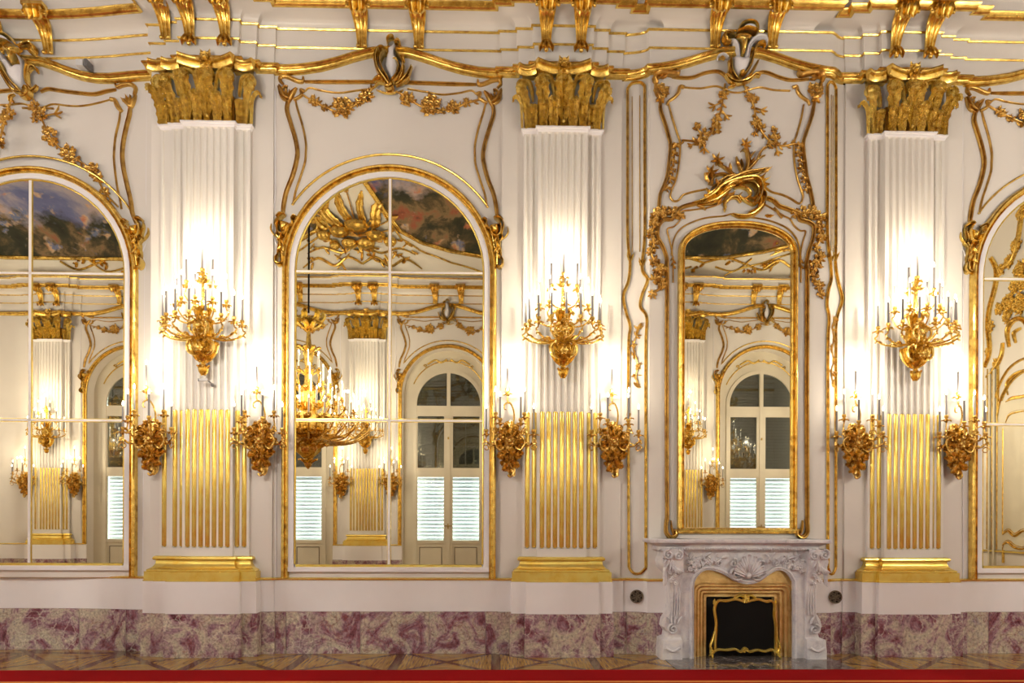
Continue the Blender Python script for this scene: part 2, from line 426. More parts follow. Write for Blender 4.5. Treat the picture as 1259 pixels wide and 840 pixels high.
def dup(o, loc, rotz=0.0, label=None, group=None, scale=None, sub=None, parent=None):
    c = o.copy(); COL.objects.link(c)
    if parent is None:
        c.location = loc; c.rotation_euler = (0,0,rotz)
        if label: c['label'] = label
        if group: c['group'] = group
        if scale: c.scale = scale
        sub = tree(o)
    else: c.parent = parent
    for ch, ss in sub: dup(ch, None, sub=ss, parent=c)
    return c

# ------------------------------------------------------------------ key dimensions (metres)
WD = 10.0                                   # room width
XL, XR = -16.0, 11.2                        # room ends
def cx_of(px, y=0.0): return P(px, 400, y)[0]
PX = [cx_of(255.8, -.14), cx_of(691.3, -.14), cx_of(1117.6, -.14)]  # three visible pilasters
YB0 = .163
BX = [cx_of(38.5, .16), cx_of(479.5), cx_of(905), cx_of(1318)]  # bay centres: mirror, mirror, fireplace, mirror
PITCH = (PX[2]-PX[0])/2
XBR = [cx_of(760), cx_of(796), cx_of(1014), cx_of(1040)]   # chimney breast
ZG = P(480, 712)[1]                         # gilt line above the dado
ZM = P(480, 751.5)[1]                       # top of the marble
ZCAP0, ZCAP1 = P(692, 157, -.14)[1], P(692, 84, -.2)[1]
ZARC = 6.75
BH = 1.345                                  # half width of a mirror bay
YP, YF, YMN = -.03, -.08, -.14              # pier, pilaster flank, pilaster face
def niche_y(x):
    u = (x-BX[0])/1.38; return .13+.15*(1-min(1, u*u))
def own_path(off=0.0, hf=.47, hm=.29, piers=True, pil=True, pxs=None, bxs=None, breast=True, x0=XL, x1=XR, yb=0.0, niche=0, curve=True):
    pts = [(x0, yb)]
    ev = []
    pxs = pxs if pxs is not None else PX
    for p in sorted(pxs): ev.append((p, 'p'))
    for p, _ in ev:
        seg = []
        l = p-PITCH/2; 
        seg = [(p-.70, yb), (p-.70, YP), (p-hf, YP), (p-hf, YF), (p-hm, YF), (p-hm, YMN), (p+hm, YMN), (p+hm, YF), (p+hf, YF), (p+hf, YP), (p+.70, YP), (p+.70, yb)] if pil else [(p-.70, yb), (p-.70, YP), (p+.70, YP), (p+.70, yb)]
        if not curve: seg = [(p-hf, yb), (p-hf, YF), (p-hm, YF), (p-hm, YMN), (p+hm, YMN), (p+hm, YF), (p+hf, YF), (p+hf, yb)]
        pts += seg
    pts.append((x1, yb))
    if breast:
        ins = [(XBR[0]+(XBR[1]-XBR[0])*sin(t*pi/12), -.11*(1-cos(t*pi/12))) for t in range(0, 7)]
        ins += [(XBR[2], -.11)] + [(XBR[2]+.04+(XBR[3]-XBR[2])*(1-cos(t*pi/12)), -.11*(1-sin(t*pi/12))) for t in range(1, 7)]
        if not curve: ins = [(XBR[1]+.20, 0), (XBR[1]+.20, -.11), (XBR[2]-.26, -.11), (XBR[2]-.26, 0)]
        k = next(i for i, q in enumerate(pts) if q[0] > XBR[0]+.05)
        # fireplace pier steps merge with the breast
        pts = pts[:k] + ins + pts[k:]
    if niche:
        a, b = BX[0]-1.38, PX[0]-.70
        pts = [q for q in pts if not (a < q[0] <= b+1e-6 and q[1] == yb)]
        ins = [(a, 0)]
        ins += [(a+(b-a)*i/10, niche_y(a+(b-a)*i/10)) for i in range(11)]
        k = next(i for i, q in enumerate(pts) if q[0] > a)
        pts = pts[:k]+ins+pts[k:]
    out = [pts[0]]
    for q in pts[1:]:
        if math.hypot(q[0]-out[-1][0], q[1]-out[-1][1]) > 1e-4: out.append(q)
    return out
WALLPATH = own_path(pil=False, niche=1)
def wallY(x):
    for a, b in zip(WALLPATH, WALLPATH[1:]):
        if a[0] <= x <= b[0] and b[0] > a[0]: return a[1]+(b[1]-a[1])*(x-a[0])/(b[0]-a[0])
    return 0.0
YBR = -.11
SIDE_X = [PX[0]-3*PITCH, PX[0]-2*PITCH, PX[0]-PITCH] 
OPX = [PX[0]-2*PITCH, PX[0]-PITCH, PX[0], PX[1], PX[2], PX[2]+PITCH]     # pilasters of the window wall
OBX = [PX[0]-1.5*PITCH, PX[0]-.5*PITCH, BX[1], BX[2], BX[3]]             # windows

# ------------------------------------------------------------------ room shell
def shell():
    mb = MB(); mb.sweep(WALLPATH, [(0,0),(0,7.26)]); mb.box(XL-.3, XR+.3, .30, .5, 0, 7.6)
    struct('wall_back', mb, 'white')
    mb = MB(); mb.box(XL-.3, XR+.3, -WD-.6, .5, -.12, 0.0); struct('floor', mb, 'parquet')
    mb = MB(); mb.box(XL-.3, XL, -WD-.5, .5, 0, 9.9); struct('wall_left', mb, 'white')
    mb = MB(); mb.box(XR, XR+.3, -WD-.5, .5, 0, 9.9); struct('wall_right', mb, 'white')
    # dado and marble of the mirror wall, following every break of the wall
    pth = own_path(hf=.47, hm=.29)
    mb = MB(); mb.sweep(own_path(pil=False, niche=1), [(.03,ZM),(.03,ZG-.012),(0,ZG)]); struct('trim_1', mb, 'dado')
    mb = MB(); w = own_path(pil=False, niche=1)
    # marble slabs, each a block of its own in one plinth course
    cuts = sorted([P(x, 780)[0] for x in (-200, 85, 148, 172, 338, 353, 444, 528, 597, 628, 770, 1030, 1062, 1180, 1212)] + [XL, XR, -9, -12])
    for a, b in zip(cuts, cuts[1:]):
        a += .002; b -= .002
        sub = [(a, wallY(a))] + [q for q in w if a < q[0] < b] + [(b, wallY(b))]
        m = MB(); m.sweep(sub, [(0,0),(.045,0),(.045,ZM-.004),(.0,ZM)]); mb.merge(m)
    struct('baseboard_back', mb, 'marble')
    mb = MB(); mb.sweep(own_path(pil=False, niche=1), [(.03,ZG-.014),(.048,ZG-.008),(.05,ZG+.006),(.03,ZG+.016),(0,ZG+.018)])
    struct('trim_2', mb, 'goldb')
shell()

def entab(path, flip, y0, path2, bxs, rise=True):
    """cornice: white fascia and cove, gilt lines, gilt bands, curved gilt architrave"""
    def put(name, mb, m):
        o = struct(name, mb, m, 35)
        if flip: o.location = (0, y0, 0); o.rotation_euler = (0,0,pi)
        return o
    W_ = [(.0,6.74),(.012,7.02),(.012,7.03),(.03,7.05),(.03,7.22),(.05,7.25)]
    cove = [(.05+.21*(1-cos(t*pi/12)), 7.25+.095*sin(t*pi/12)*1.0) for t in range(1, 7)]
    top = [(.28,7.345),(.28,7.42),(.30,7.42),(.30,7.52),(.33,7.55),(.33,7.6),(.10,7.72)]
    mb = MB(); mb.sweep(path, W_); mb.sweep(path2, [(-.02,7.25)]+[W_[-1]]+cove+top); put('trim_3' if not flip else 'trim_7', mb, 'white')
    mb = MB()
    for z, d in ((7.035,.012),(7.235,.034)):
        mb.sweep(path, [(d-.01,z-.014),(d+.012,z-.012),(d+.02,z),(d+.012,z+.012),(d-.01,z+.014)])
    put('trim_4' if not flip else 'trim_8', mb, 'gold')
    mb = MB()
    mb.sweep(path2, [(.25,7.335),(.275,7.335),(.295,7.35),(.285,7.36),(.29,7.365),(.31,7.385),(.32,7.40),(.31,7.415),(.25,7.415)])
    mb.sweep(path2, [(.32,7.555),(.345,7.56),(.355,7.575),(.34,7.59),(.32,7.592)])
    put('trim_5' if not flip else 'trim_9', mb, 'gold')
    # architrave, rising to each bay centre
    keys = [(0,.235),(.2,.225),(.42,.165),(.60,.105),(.80,.05),(1.03,.012),(1.22,0)]
    def rz(x):
        for b in bxs:
            d = abs(x-b)*(1.22 if b < -5 and not flip else 1)
            if d < 1.22:
                for (a, za), (c, zc) in zip(keys, keys[1:]):
                    if a <= d <= c:
                        t = (d-a)/(c-a); t = t*t*(3-2*t) if False else t
                        return za+(zc-za)*t
        return 0
    fine = []
    for a, b in zip(path, path[1:]):
        k = max(1, int((b[0]-a[0])/.09)) if b[0] > a[0] else 1
        for i in range(k): 
            t = i/k; fine.append((a[0]+(b[0]-a[0])*t, a[1]+(b[1]-a[1])*t))
    fine.append(path[-1])
    p3 = [(x, y, ZARC+rz(x)) for x, y in fine]
    mb = MB(); mb.sweep(p3, [(0,-.036),(.03,-.036),(.048,-.026),(.052,-.010),(.038,.0),(.042,.008),(.07,.018),(.085,.034),(.078,.052),(.05,.062),(0,.064)])
    put('trim_6' if not flip else 'trim_10', mb, 'gold')
entab(own_path(hf=.50, hm=.32, niche=2), False, 0, own_path(hf=.50, hm=.32, niche=2, curve=False), [BX[0]-.12]+BX[1:])

# ------------------------------------------------------------------ ceiling with frescoes
def vault(p):
    """height of the vault at distance p from a long wall"""
    q = min(p, WD-p); a = max(-1, min(1, (WD/2-q)/(WD/2-.1)))
    return 7.66+1.95*sqrt(max(0, 1-a*a))
def ceiling():
    ps = [.1+(WD/2-.1)*(1-cos(pi/2*i/16)) for i in range(17)]; ps = ps + [WD-q for q in ps[-2::-1]]
    mb = MB(); n = 40
    rows = [[(XL+(XR-XL)*j/n, -p, vault(p)) for j in range(n+1)] for p in ps]
    mb.grid(rows, flip=True)
    mb.grid([[(x, y, z+.15) for x, y, z in r] for r in rows])
    mb.box(XL-.2, XR+.2, -.11, .5, 7.665, 7.85); mb.box(XL-.2, XR+.2, -WD-.5, -WD+.11, 7.665, 7.85)
    struct('ceiling', mb, 'ceil', 60)
ceiling()
def edge_p(x, c0, c1, lob):
    """distance of the fresco edge from the wall at x"""
    d = min(abs(x-c0), abs(x-c1))
    K = [(0,4.9),(.12,3.2),(.25,2.4),(.43,1.9),(.7,1.2),(1.0,.74),(1.5,.50),(2.2,.36),(3.2,.26),(20,.24)]
    for (a, za), (c, zc) in zip(K, K[1:]):
        if a <= d <= c: return za+(zc-za)*(d-a)/(c-a)
    return .3
TROPH = [-3.4, 8.9]
def fresco(name, label, x0, x1, m):
    n = 110; ed = []
    for i in range(n+1):
        x = x0+(x1-x0)*i/n; ed.append((x, edge_p(x, x0, x1, 0)))
    mb = MB(); rows = []
    for x, e in ed:
        row = []
        for k in range(25):
            p = e+(WD-2*e)*k/24; row.append((x, -p, vault(p)-.02))
        rows.append(row)
    mb.grid(rows)
    org = ((x0+x1)/2, -WD/2, 8.5)
    t = thing(name, label, 'ceiling painting', org)
    obj('painting', mb, m, t, 60)
    f = MB()
    for sgn in (0, 1):
        for dd, r in ((0,.055),(-.16,.025)):
            f.tube([(x, -(p_+dd if not sgn else WD-p_-dd), vault(p_+dd)-.03) for x, p_ in ed], r, 6, 0)
    for x, e in (ed[0], ed[-1]):
        f.tube([(x, -(e+(WD-2*e)*k/12), vault(e+(WD-2*e)*k/12)-.03) for k in range(13)], .055, 6, 0)
    obj('frame', f, 'gold', t, 60)
fresco('ceiling_fresco', 'dark landscape fresco reflected at the top of the leftmost arched mirror', -15.7, TROPH[0]-.02, 'fresco1')
fresco('ceiling_fresco', 'dark figure fresco reflected at the top of the centre arched mirror and overmantel mirror', TROPH[0]+.02, TROPH[1], 'fresco2')

# ------------------------------------------------------------------ ceiling trophies
def trophy(label, x, side):
    t = thing('gilded_trophy', label, 'ornament', (x, -WD+1.2, 8.6))
    rd = random.Random(3); mb = MB()
    def C(u, p, lift=.04):                  # point on the vault near the window wall
        q = p; return (x+u, -(WD-q), vault(q)-lift)
    for u, p, r in ((0,.95,.30),(-.45,.80,.24),(.42,.72,.24),(-.85,.72,.17),(.15,.55,.22),(-.25,.55,.2),(.75,.6,.16),(-.62,.52,.13)):
        c = C(u, p, .10); mb.lathe([(r*.2,-.16),(r*.7,-.13),(r*.95,-.08),(r,0),(r*.7,.06),(r*.2,.09)], c, 14, 7, .04)
    obj('shields', mb, 'gold', t)
    mb = MB()
    for a, L in ((-1.2,1.05),(-.95,1.15),(.62,1.0),(1.05,1.0),(-1.42,.9),(1.35,.8),(-.05,1.35)):
        p0 = C(0,.65,.08); p1 = C(L*sin(a), .65+L*cos(a)*.85, .08)
        mb.tube([p0, p1], .018, 6, 3)
        mb.tube([p1+(.6,), C(L*1.06*sin(a), .65+L*1.06*cos(a)*.85, .08)+(1.3,), C(L*1.18*sin(a), .65+L*1.18*cos(a)*.85, .08)+(.3,)], .05, 8, 3)
    obj('lances', mb, 'goldo', t)
    mb = MB()
    for u0, a, L, w in ((-.35,-.75,.75,.3),(-.1,-.3,.95,.24),(.12,.12,.9,.2),(.35,.45,.75,.3),(-.6,-1.1,.5,.24)):   # plumes and banners
        mb.leaf3([C(u0+L*k/5*sin(a)+.04*sin(k*1.6), .85+L*k/5*cos(a), .06+.08*sin(k)) for k in range(6)], w, (cos(a),0,0), teeth=9, amp=.06, ridge=3, tip=.3)
    for k in range(46):
        u, p = rd.uniform(-1.3,1.3), rd.uniform(.16,.55); c = C(u, p, .03); a = rd.uniform(0,6.28)
        mb.leaf3([(c[0]+.17*k2/3*cos(a), c[1]+.10*k2/3*sin(a), c[2]-.03*k2+.1*k2/3*sin(a)) for k2 in range(4)], .09, (sin(a),cos(a),0))
    for s in (-1, 1):
        mb.tube([C(s*1.5,.14)+(.5,),C(s*1.1,.24)+(1,),C(s*.7,.16)+(1,),C(s*.35,.26)+(1,),C(0,.18)+(.8,)], .035, 7, 4)
        mb.tube([C(s*1.35,.30)+(.5,),C(s*.95,.40)+(1,),C(s*.5,.32)+(1,),C(s*.2,.4)+(.6,)], .03, 7, 4)
        mb.tube([C(s*.9,.1)+(.5,),C(s*.6,.12)+(1,),C(s*.2,.10)+(1,)], .03, 7, 4)
    obj('plumes', mb, 'gold', t)
trophy('gilded trophy of arms on the cream vault, reflected in the centre arched mirror', -3.40, 0)
trophy('gilded trophy on the cream vault, reflected at the right edge of the overmantel mirror', 8.2, 0)
def garland_cove(label, x):
    t = thing('cove_garland', label, 'ornament', (x, -WD+.5, 8.1)); mb = MB(); rd = random.Random(int(x*7)+50)
    def C(u, p, l=.04): return (x+u, -(WD-p), vault(p)-l)
    for s in (-1,1):
        mb.tube([C(s*1.9,.22),C(s*1.5,.14),C(s*1.0,.2),C(s*.55,.26),C(0,.2)], .03, 6, 5)
        mb.tube([C(s*1.2,.26),C(s*.8,.13),C(s*.3,.16)], .025, 6, 5)
    for k in range(30):
        u = rd.uniform(-1.9,1.9); c = C(u, .2+.06*sin(u*4), .05); a = rd.uniform(0,6.28)
        mb.leaf3([(c[0]+.16*q/3*cos(a), c[1]-.02*q, c[2]+.12*q/3*sin(a)) for q in range(4)], .1, (sin(a),0,-cos(a)))
    obj('scrolls', mb, 'gold', t)
garland_cove('gilded rocaille scrolls on the cove, reflected in the overmantel mirror', 5.2)
garland_cove('gilded rocaille scrolls on the cove, reflected in the leftmost mirror', -9.2)

# ------------------------------------------------------------------ pilasters
def fluted(mb, x0, x1, cs, w, z0, z1, y, depth=.032):
    cs = sorted(cs); xs = [x0]
    for c in cs:
        xs += [c-w/2+w*k/6 for k in range(7)]
    xs.append(x1)
    r = w/2
    def f(x, z):
        for c in cs:
            u = (x-c)/r
            if abs(u) <= 1.0001:
                g = 1
                if z > z1-r: g = sqrt(max(0, 1-((z-(z1-r))/r)**2))
                if z < z0+r: g = sqrt(max(0, 1-((z0+r-z)/r)**2))
                if g <= 0: return 0
                uu = u/g if g > 0 else 2
                return depth*sqrt(max(0, 1-uu*uu))*min(1, g*1.2) if abs(uu) < 1 else 0
        return 0
    zs = [z0-.001]+[z0+r*k/5 for k in range(6)]+[z1-r+r*k/5 for k in range(6)]+[z1+.001]
    mb.grid([[(x, y+f(x, z), z) for x in xs] for z in zs])
    return zs
SP = .0755
def pilaster(label, X, extra=0.0):
    t = thing('pilaster', label, 'pilaster', (X, 0, 0))
    hm, hf = .285, .45; BK = YP-.0006
    mc = [X+SP*(k-3) for k in range(7)]
    fl = [X-hf+.055, X-hf+.055+SP*1.05]; fr = [2*X-q for q in fl]
    zb, zt = P(692, 673, -.14)[1], ZCAP0-.045
    mb = MB()
    zA = ZG+.27; he = hf+extra; YE = -.05; fe = [X-he+.05]
    for (a, b, cs, y) in ((X-hm, X+hm, mc, YMN), (X-hf, X-hm, fl, YF), (X+hm, X+hf, fr, YF))+(((X-he, X-hf, fe, YE),) if extra else ()):
        fluted(mb, a, b, cs, SP*.72, zb-.02, zt, y)
        mb.box(a, b, y+.034, BK, zA-.2, ZCAP0)
        mb.box(a, b, y, BK, zt, ZCAP0); mb.box(a, b, y, BK, zA-.2, zb-.02)
    # returns of the breaks
    for a in (X-hm, X+hm): mb.box(a-.001, a+.001, YMN, YF+.04, zA-.2, ZCAP0)
    for a in (X-hf, X+hf): mb.box(a-.001, a+.001, YF, BK, zA-.2, ZCAP0)
    obj('shaft', mb, 'shaft', t, 30)
    # gilt rods in the lower flutes
    mb = MB(); zr = P(692, 506, -.14)[1]
    for cs, y in ((mc, YMN), (fl+fr, YF))+(((fe, YE),) if extra else ()):
        for c in cs:
            r = SP*.31
            rows = []
            for z, k in ((zb-.012,.25),(zb-.004,.7),(zb+.012,1),(zr-.02,1),(zr-.005,.75),(zr,.3)):
                rows.append([(c+r*k*cos(pi*j/6), y+.010-r*.95*k*sin(pi*j/6), z) for j in range(7)])
            mb.grid(rows, flip=True)
            # gilt bed of the flute
            mb.grid([[(c+SP*.36*u, y+.004+.016*(1-u*u)-.003, z) for u in (-1,-.5,0,.5,1)] for z in (zb, zr-.01)])
    obj('gilded_fluting', mb, 'goldb', t, 40)
    # neck: small white step with gilt edge
    pp = ([(X-he, BK), (X-he, YE), (X-hf, YE)] if extra else [(X-hf, BK)])+[(X-hf, YF), (X-hm, YF), (X-hm, YMN), (X+hm, YMN), (X+hm, YF), (X+hf, YF), (X+hf, BK)]
    mb = MB(); mb.sweep(pp, [(0,ZCAP0-.05),(.012,ZCAP0-.035),(.012,ZCAP0-.02),(.03,ZCAP0-.012),(.03,ZCAP0+.006),(0,ZCAP0+.01)])
    obj('neck_moulding', mb, 'dado', t, 30)
    mb = MB()
    mb.sweep(pp, [(0,zA),(.03,zA),(.052,zA-.012),(.058,zA-.03),(.05,zA-.045),(.03,zA-.052),(.03,zA-.075),(.035,zA-.095),(.055,zA-.125),(.085,zA-.145),(.098,zA-.15),(.104,zA-.155),(.104,zA-.168),(.098,zA-.172),(.12,zA-.174),(.12,ZG+.002),(.13,ZG),(.13,ZG-.012),(0,ZG-.012)])
    obj('base', mb, 'goldb', t, 30)
    mb = MB(); mb.sweep(pp, [(.115,ZG-.012),(.13,ZG-.014),(.13,ZM),(.1,ZM)]); obj('plinth', mb, 'dado', t, 30)
    mb = MB()
    for a, b, y in (((X-he-.145, X-hf-.147, YE-.145),) if extra else ())+((X-hf-.145, X-hm-.147, YF-.145), (X+hm+.147, X+hf+.145, YF-.145), (X-hm-.145, X+hm+.145, YMN-.145)):
        mb.box(a, b, y, YP-.047, 0, ZM-.001)
    obj('marble_foot', mb, 'marble', t, 30)
    # capital
    mb = MB(); z0, z1 = ZCAP0, ZCAP1; H = z1-z0
    for a, b, y in (((X-he+.005, X-hf, YE),) if extra else ())+((X-hf+.005, X-hm, YF-.0), (X-hm, X+hm, YMN), (X+hm, X+hf-.005, YF-.0)):
        mb.box(a, b, y, BK, z0, z1)
    obj('bell', mb, 'shaft', t, 30)
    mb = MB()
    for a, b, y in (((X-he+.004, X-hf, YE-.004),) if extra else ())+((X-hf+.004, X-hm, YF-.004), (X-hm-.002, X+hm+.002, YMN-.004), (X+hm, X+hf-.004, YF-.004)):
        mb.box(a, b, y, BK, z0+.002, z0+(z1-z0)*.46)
    obj('leaf_gap_shade', mb, 'gold_shade', t, 30)  # dark backing, shade of the lower leaf gaps put into its colour
    mb = MB()
    def L(x, y, w, h, out, dx=0.0, side=(1,0,0), zz=z0, k0=.7, tip=.62):
        mb.leaf3([(x, y-.012, zz), (x+dx*.1, y-.02, zz+h*.35), (x+dx*.35, y-.03-out*.2, zz+h*.7), (x+dx*.7, y-.04-out*.6, zz+h*.94),
                  (x+dx, y-.04-out, zz+h*1.0), (x+dx*1.15, y-.04-out*1.3, zz+h*.93), (x+dx*1.15, y-.04-out*1.2, zz+h*.85)], w, side, ridge=2.5, teeth=8, n=4, amp=.085, k0=k0, tip=tip, bulge=.16)
    for k in (-1, 1):                       # low row
        L(X+k*.112, YMN-.012, .15, H*.42, .075)
        L(X+k*.245, YMN-.005, .085, H*.38, .05)
        L(X+k*.335, YF, .11, H*.38, .04, k*.01)
    L(X, YMN-.03, .235, H*.68, .12, 0, k0=.26)       # tall row
    mb.ball(X, YMN-.05, z0+.05, .022)
    for k in (-1, 1):
        L(X+k*.222, YMN-.02, .18, H*.70, .11, k*.04, k0=.45)
        L(X+k*.405, YF-.02, .15, H*.58, .09, k*.085, side=(.8,-.6*k,0), k0=.6)
        mb.leaf3([(X+k*.462,-.092,z0),(X+k*.468,-.094,z0+H*.25),(X+k*.48,-.096,z0+H*.45),(X+k*.53,-.10,z0+H*.56),(X+k*.575,-.105,z0+H*.54),(X+k*.58,-.105,z0+H*.48)], .105, (0,-1*k,0), teeth=6, ridge=3.5, amp=.05, tip=.5)
    if extra:
        L(X-he+.03, YE-.03, .16, H*.55, .08, -.07, side=(.8,.6,0)); L(X-he+.05, YE, .10, H*.36, .04)
    obj('acanthus_leaves', mb, 'leafg', t, 50)
    mb = MB()
    if extra: mb.relief([(X-he+.14,z0+H*.5,.5),(X-he+.09,z0+H*.72,.9),(X-he+.0,z0+H*.80,1),(X-he-.06,z0+H*.70,.9),(X-he-.02,z0+H*.62,.6)], .05, .07, YE-.05, 'double')
    for k in (-1, 1):                       # volutes: stalk rising from the middle then coiling
        for (sx, ex, yy, rr, zc) in ((.10,.245,YMN-.06,.060,.74),(.345,.475,YF-.05,.058,.70)):
            c = (X+k*ex, z0+H*zc)
            mb.relief([(X+k*sx, z0+H*.46, .5), (X+k*(sx+.01), z0+H*.60, .8), (X+k*(sx*.55+ex*.45-.02), z0+H*(zc+.07), 1), (X+k*(ex-.03), z0+H*zc+rr*1.15, 1.1), (c[0]+k*rr*.5, c[1]+rr*.9, 1)], .055, .06, yy+.01, 'double')
            pts = [(c[0]+k*rr*(1-.72*i/18)*sin(i*.62), c[1]+rr*(1-.72*i/18)*cos(i*.62), 1-.4*i/18) for i in range(19)]
            mb.relief(pts, .040, .075, yy-.015, 'double', n=1)
            mb.ball(c[0], yy-.07, c[1], .022)
            mb.leaf(c[0]-k*.02, c[1]+rr*.8, -pi/2+k*.9, .10, .05, yy-.06, .03, .4)
            mb.leaf(c[0], c[1]-rr*.6, -pi/2+k*.4, .07, .06, yy-.05, .03, .5)
        mb.relief([(X+k*.035, z0+H*.64, .6), (X+k*.085, z0+H*.70), (X+k*.072, z0+H*.82), (X+k*.02, z0+H*.86, .7)], .032, .06, YMN-.06, 'double')
    mb.pillow([(X-.05,z0+H*.70),(X,z0+H*.66),(X+.05,z0+H*.70),(X+.06,z0+H*.76),(X+.03,z0+H*.82),(X-.03,z0+H*.82),(X-.06,z0+H*.76)], .07, YMN-.05)
    for k in range(5): mb.leaf(X, z0+H*.74, pi/2+(k-2)*.5, .10, .05, YMN-.08, .03, .5)
    obj('volutes', mb, 'leafg', t, 50)
    mb = MB()                               # abacus, hollow-sided with horns
    zt0, zt1 = z0+H*.885, z1+.055
    def bar(xa, xb, ya, ym, zup):
        pts = []
        for i in range(13):
            u = -1+2*i/12; pts.append((xa+(xb-xa)*(i/12), ya+(ym-ya)*(1-u*u), zup*u*u))
        mb.sweep(pts, [(-.02,zt0-z0*0+0-.0),(.0,zt0),(.012,zt0+.02),(.02,zt0+.045),(.012,zt0+.055),(.03,zt0+.062),(.045,zt0+.085),(.04,zt0+.105),(.02,zt0+.112),(-.04,zt0+.112)], closed=True)
    bar(X-.31, X+.31, YMN-.13, YMN-.06, .028)
    bar(X-.52, X-.31, YF-.12, YF-.09, .012); bar(X+.31, X+.52, YF-.12, YF-.09, .012)
    mb.box(X-.29, X+.29, YMN-.07, BK, zt0, zt0+.11); mb.box(X-.47, X+.47, YF-.07, BK, zt0, zt0+.11)
    if extra: bar(X-he-.10, X-hf-.02, YE-.12, YE-.10, .01); mb.box(X-he, X-hf, YE-.07, BK, zt0, zt0+.11)
    obj('abacus', mb, 'gold', t, 40)
    mb = MB(); mb.flower(X, zt0+.09, .085, YMN-.10, 8); mb.flower(X, zt0+.09, .05, YMN-.135, 6)
    for k in range(6): mb.leaf(X, zt0+.09, k*pi/3, .11, .06, YMN-.10, .012, .4)
    obj('rosette', mb, 'gold', t, 50)
    return t
PW = ['left', 'middle', 'right']
pilaster('wide fluted pilaster with gilded capital, left of the centre arched mirror', PX[0], .13)
PIL = pilaster('white fluted pilaster with gilded capital, between the centre arched mirror and the fireplace', PX[1])
dup(PIL, (PX[2],0,0), 0, 'white fluted pilaster with gilded capital, right of the fireplace')

# ------------------------------------------------------------------ cornice brackets
def corbel(foot, label, X, y):
    t = thing('cornice_bracket', label, 'bracket', (X, y, 7.0), 'gilded scroll brackets under the cornice')
    mb = MB(); zb = 6.96 if foot else 7.0
    path = cr([(y-.03,zb+.04,.62),(y-.05,zb+.13,.66),(y-.08,zb+.23,.8),(y-.14,zb+.32,1.0),(y-.22,zb+.375,1.15),(y-.29,zb+.40,1.2)], 5)
    w0 = .088; rows = []
    sec = [(-1,0),(-1,.55),(-.86,.8),(-.70,.45),(-.52,.45),(-.42,.95),(-.24,1.0),(-.12,.6),(0,.55),(.12,.6),(.24,1.0),(.42,.95),(.52,.45),(.70,.45),(.86,.8),(1,.55),(1,0)]
    for i_, (py_, pz_, k) in enumerate(path):
        a = path[max(0, i_-1)]; b = path[min(len(path)-1, i_+1)]; dy, dz = b[0]-a[0], b[1]-a[1]; l = math.hypot(dy, dz); ny, nz = -dz/l, dy/l
        rows.append([(X+u*w0*k, py_+ny*h*.045*k, pz_+nz*h*.045*k) for u, h in sec])
    o = mb.grid(rows); m_ = len(sec); mb.cap([o+j for j in range(m_)][::-1]); mb.cap([o+(len(rows)-1)*m_+j for j in range(m_)])
    mb.box(X-.12, X+.12, y-.365, y-.25, zb+.415, zb+.455) if foot else mb.box(X-.12, X+.12, y-.365, y-.25, zb+.40, zb+.44)
    obj('scroll', mb, 'gold', t, 35)
    mb = MB()
    for k in (-1, 0, 1):
        mb.leaf3([(X+k*.04,y-.27,zb+.42),(X+k*.06,y-.33,zb+.41),(X+k*.07,y-.36,zb+.36),(X+k*.06,y-.32,zb+.29),(X+k*.05,y-.32,zb+.25)], .085, (1,.3*k,0), teeth=4)
        if k: mb.spiral(X+k*.105, zb+.36, .035, pi/2, -k*1.3, .02, .04, y-.28); mb.ball(X+k*.12, y-.30, zb+.33, .022)
    if foot:
        for k in (-1, 0, 1):
            mb.leaf3([(X,y-.04,zb+.10),(X+k*.03,y-.085,zb+.06),(X+k*.06,y-.095,zb+.0),(X+k*.075,y-.06,zb-.035)], .075, (1,0,0), teeth=3)
        mb.ball(X, y-.07, zb-.02, .028)
    else:
        for k in (-1, 1): mb.ball(X+k*.04, y-.06, zb+.045, .026)
    obj('acanthus_leaves', mb, 'gold', t, 50)
    return t
C_F = corbel(True, 'gilded leaf-footed cornice bracket, left one of the pair above the left pilaster', PX[0]-.2, YMN)
C_B = corbel(False, 'gilded cornice bracket, left one of the pair above the centre arched mirror', BX[1]-.33, -.0)
for X, y, w, src in ((PX[0]+.2, YMN, 'right one of the pair above the left pilaster', C_F),
                (PX[1]-.2, YMN, 'left one of the pair above the middle pilaster', C_F), (PX[1]+.2, YMN, 'right one of the pair above the middle pilaster', C_F),
                (PX[2]-.2, YMN, 'left one of the pair above the right pilaster', C_F), (PX[2]+.2, YMN, 'right one of the pair above the right pilaster', C_F),
                (BX[1]+.33, 0, 'right one of the pair above the centre arched mirror', C_B),
                (BX[2]-.31, YBR, 'left one of the pair above the fireplace crest', C_B), (BX[2]+.36, YBR, 'right one of the pair above the fireplace crest', C_B),
                (cx_of(2,.25), .24, 'at the top left corner above the leftmost mirror', C_B), (cx_of(61,.22), .22, 'right one of the pair above the leftmost mirror', C_B),
                (P(206,61,-.08)[0], -.085, 'long curved one just left of the left capital', C_B)):
    dup(src, (X, y, 7.0), 0, 'gilded cornice bracket, '+w)

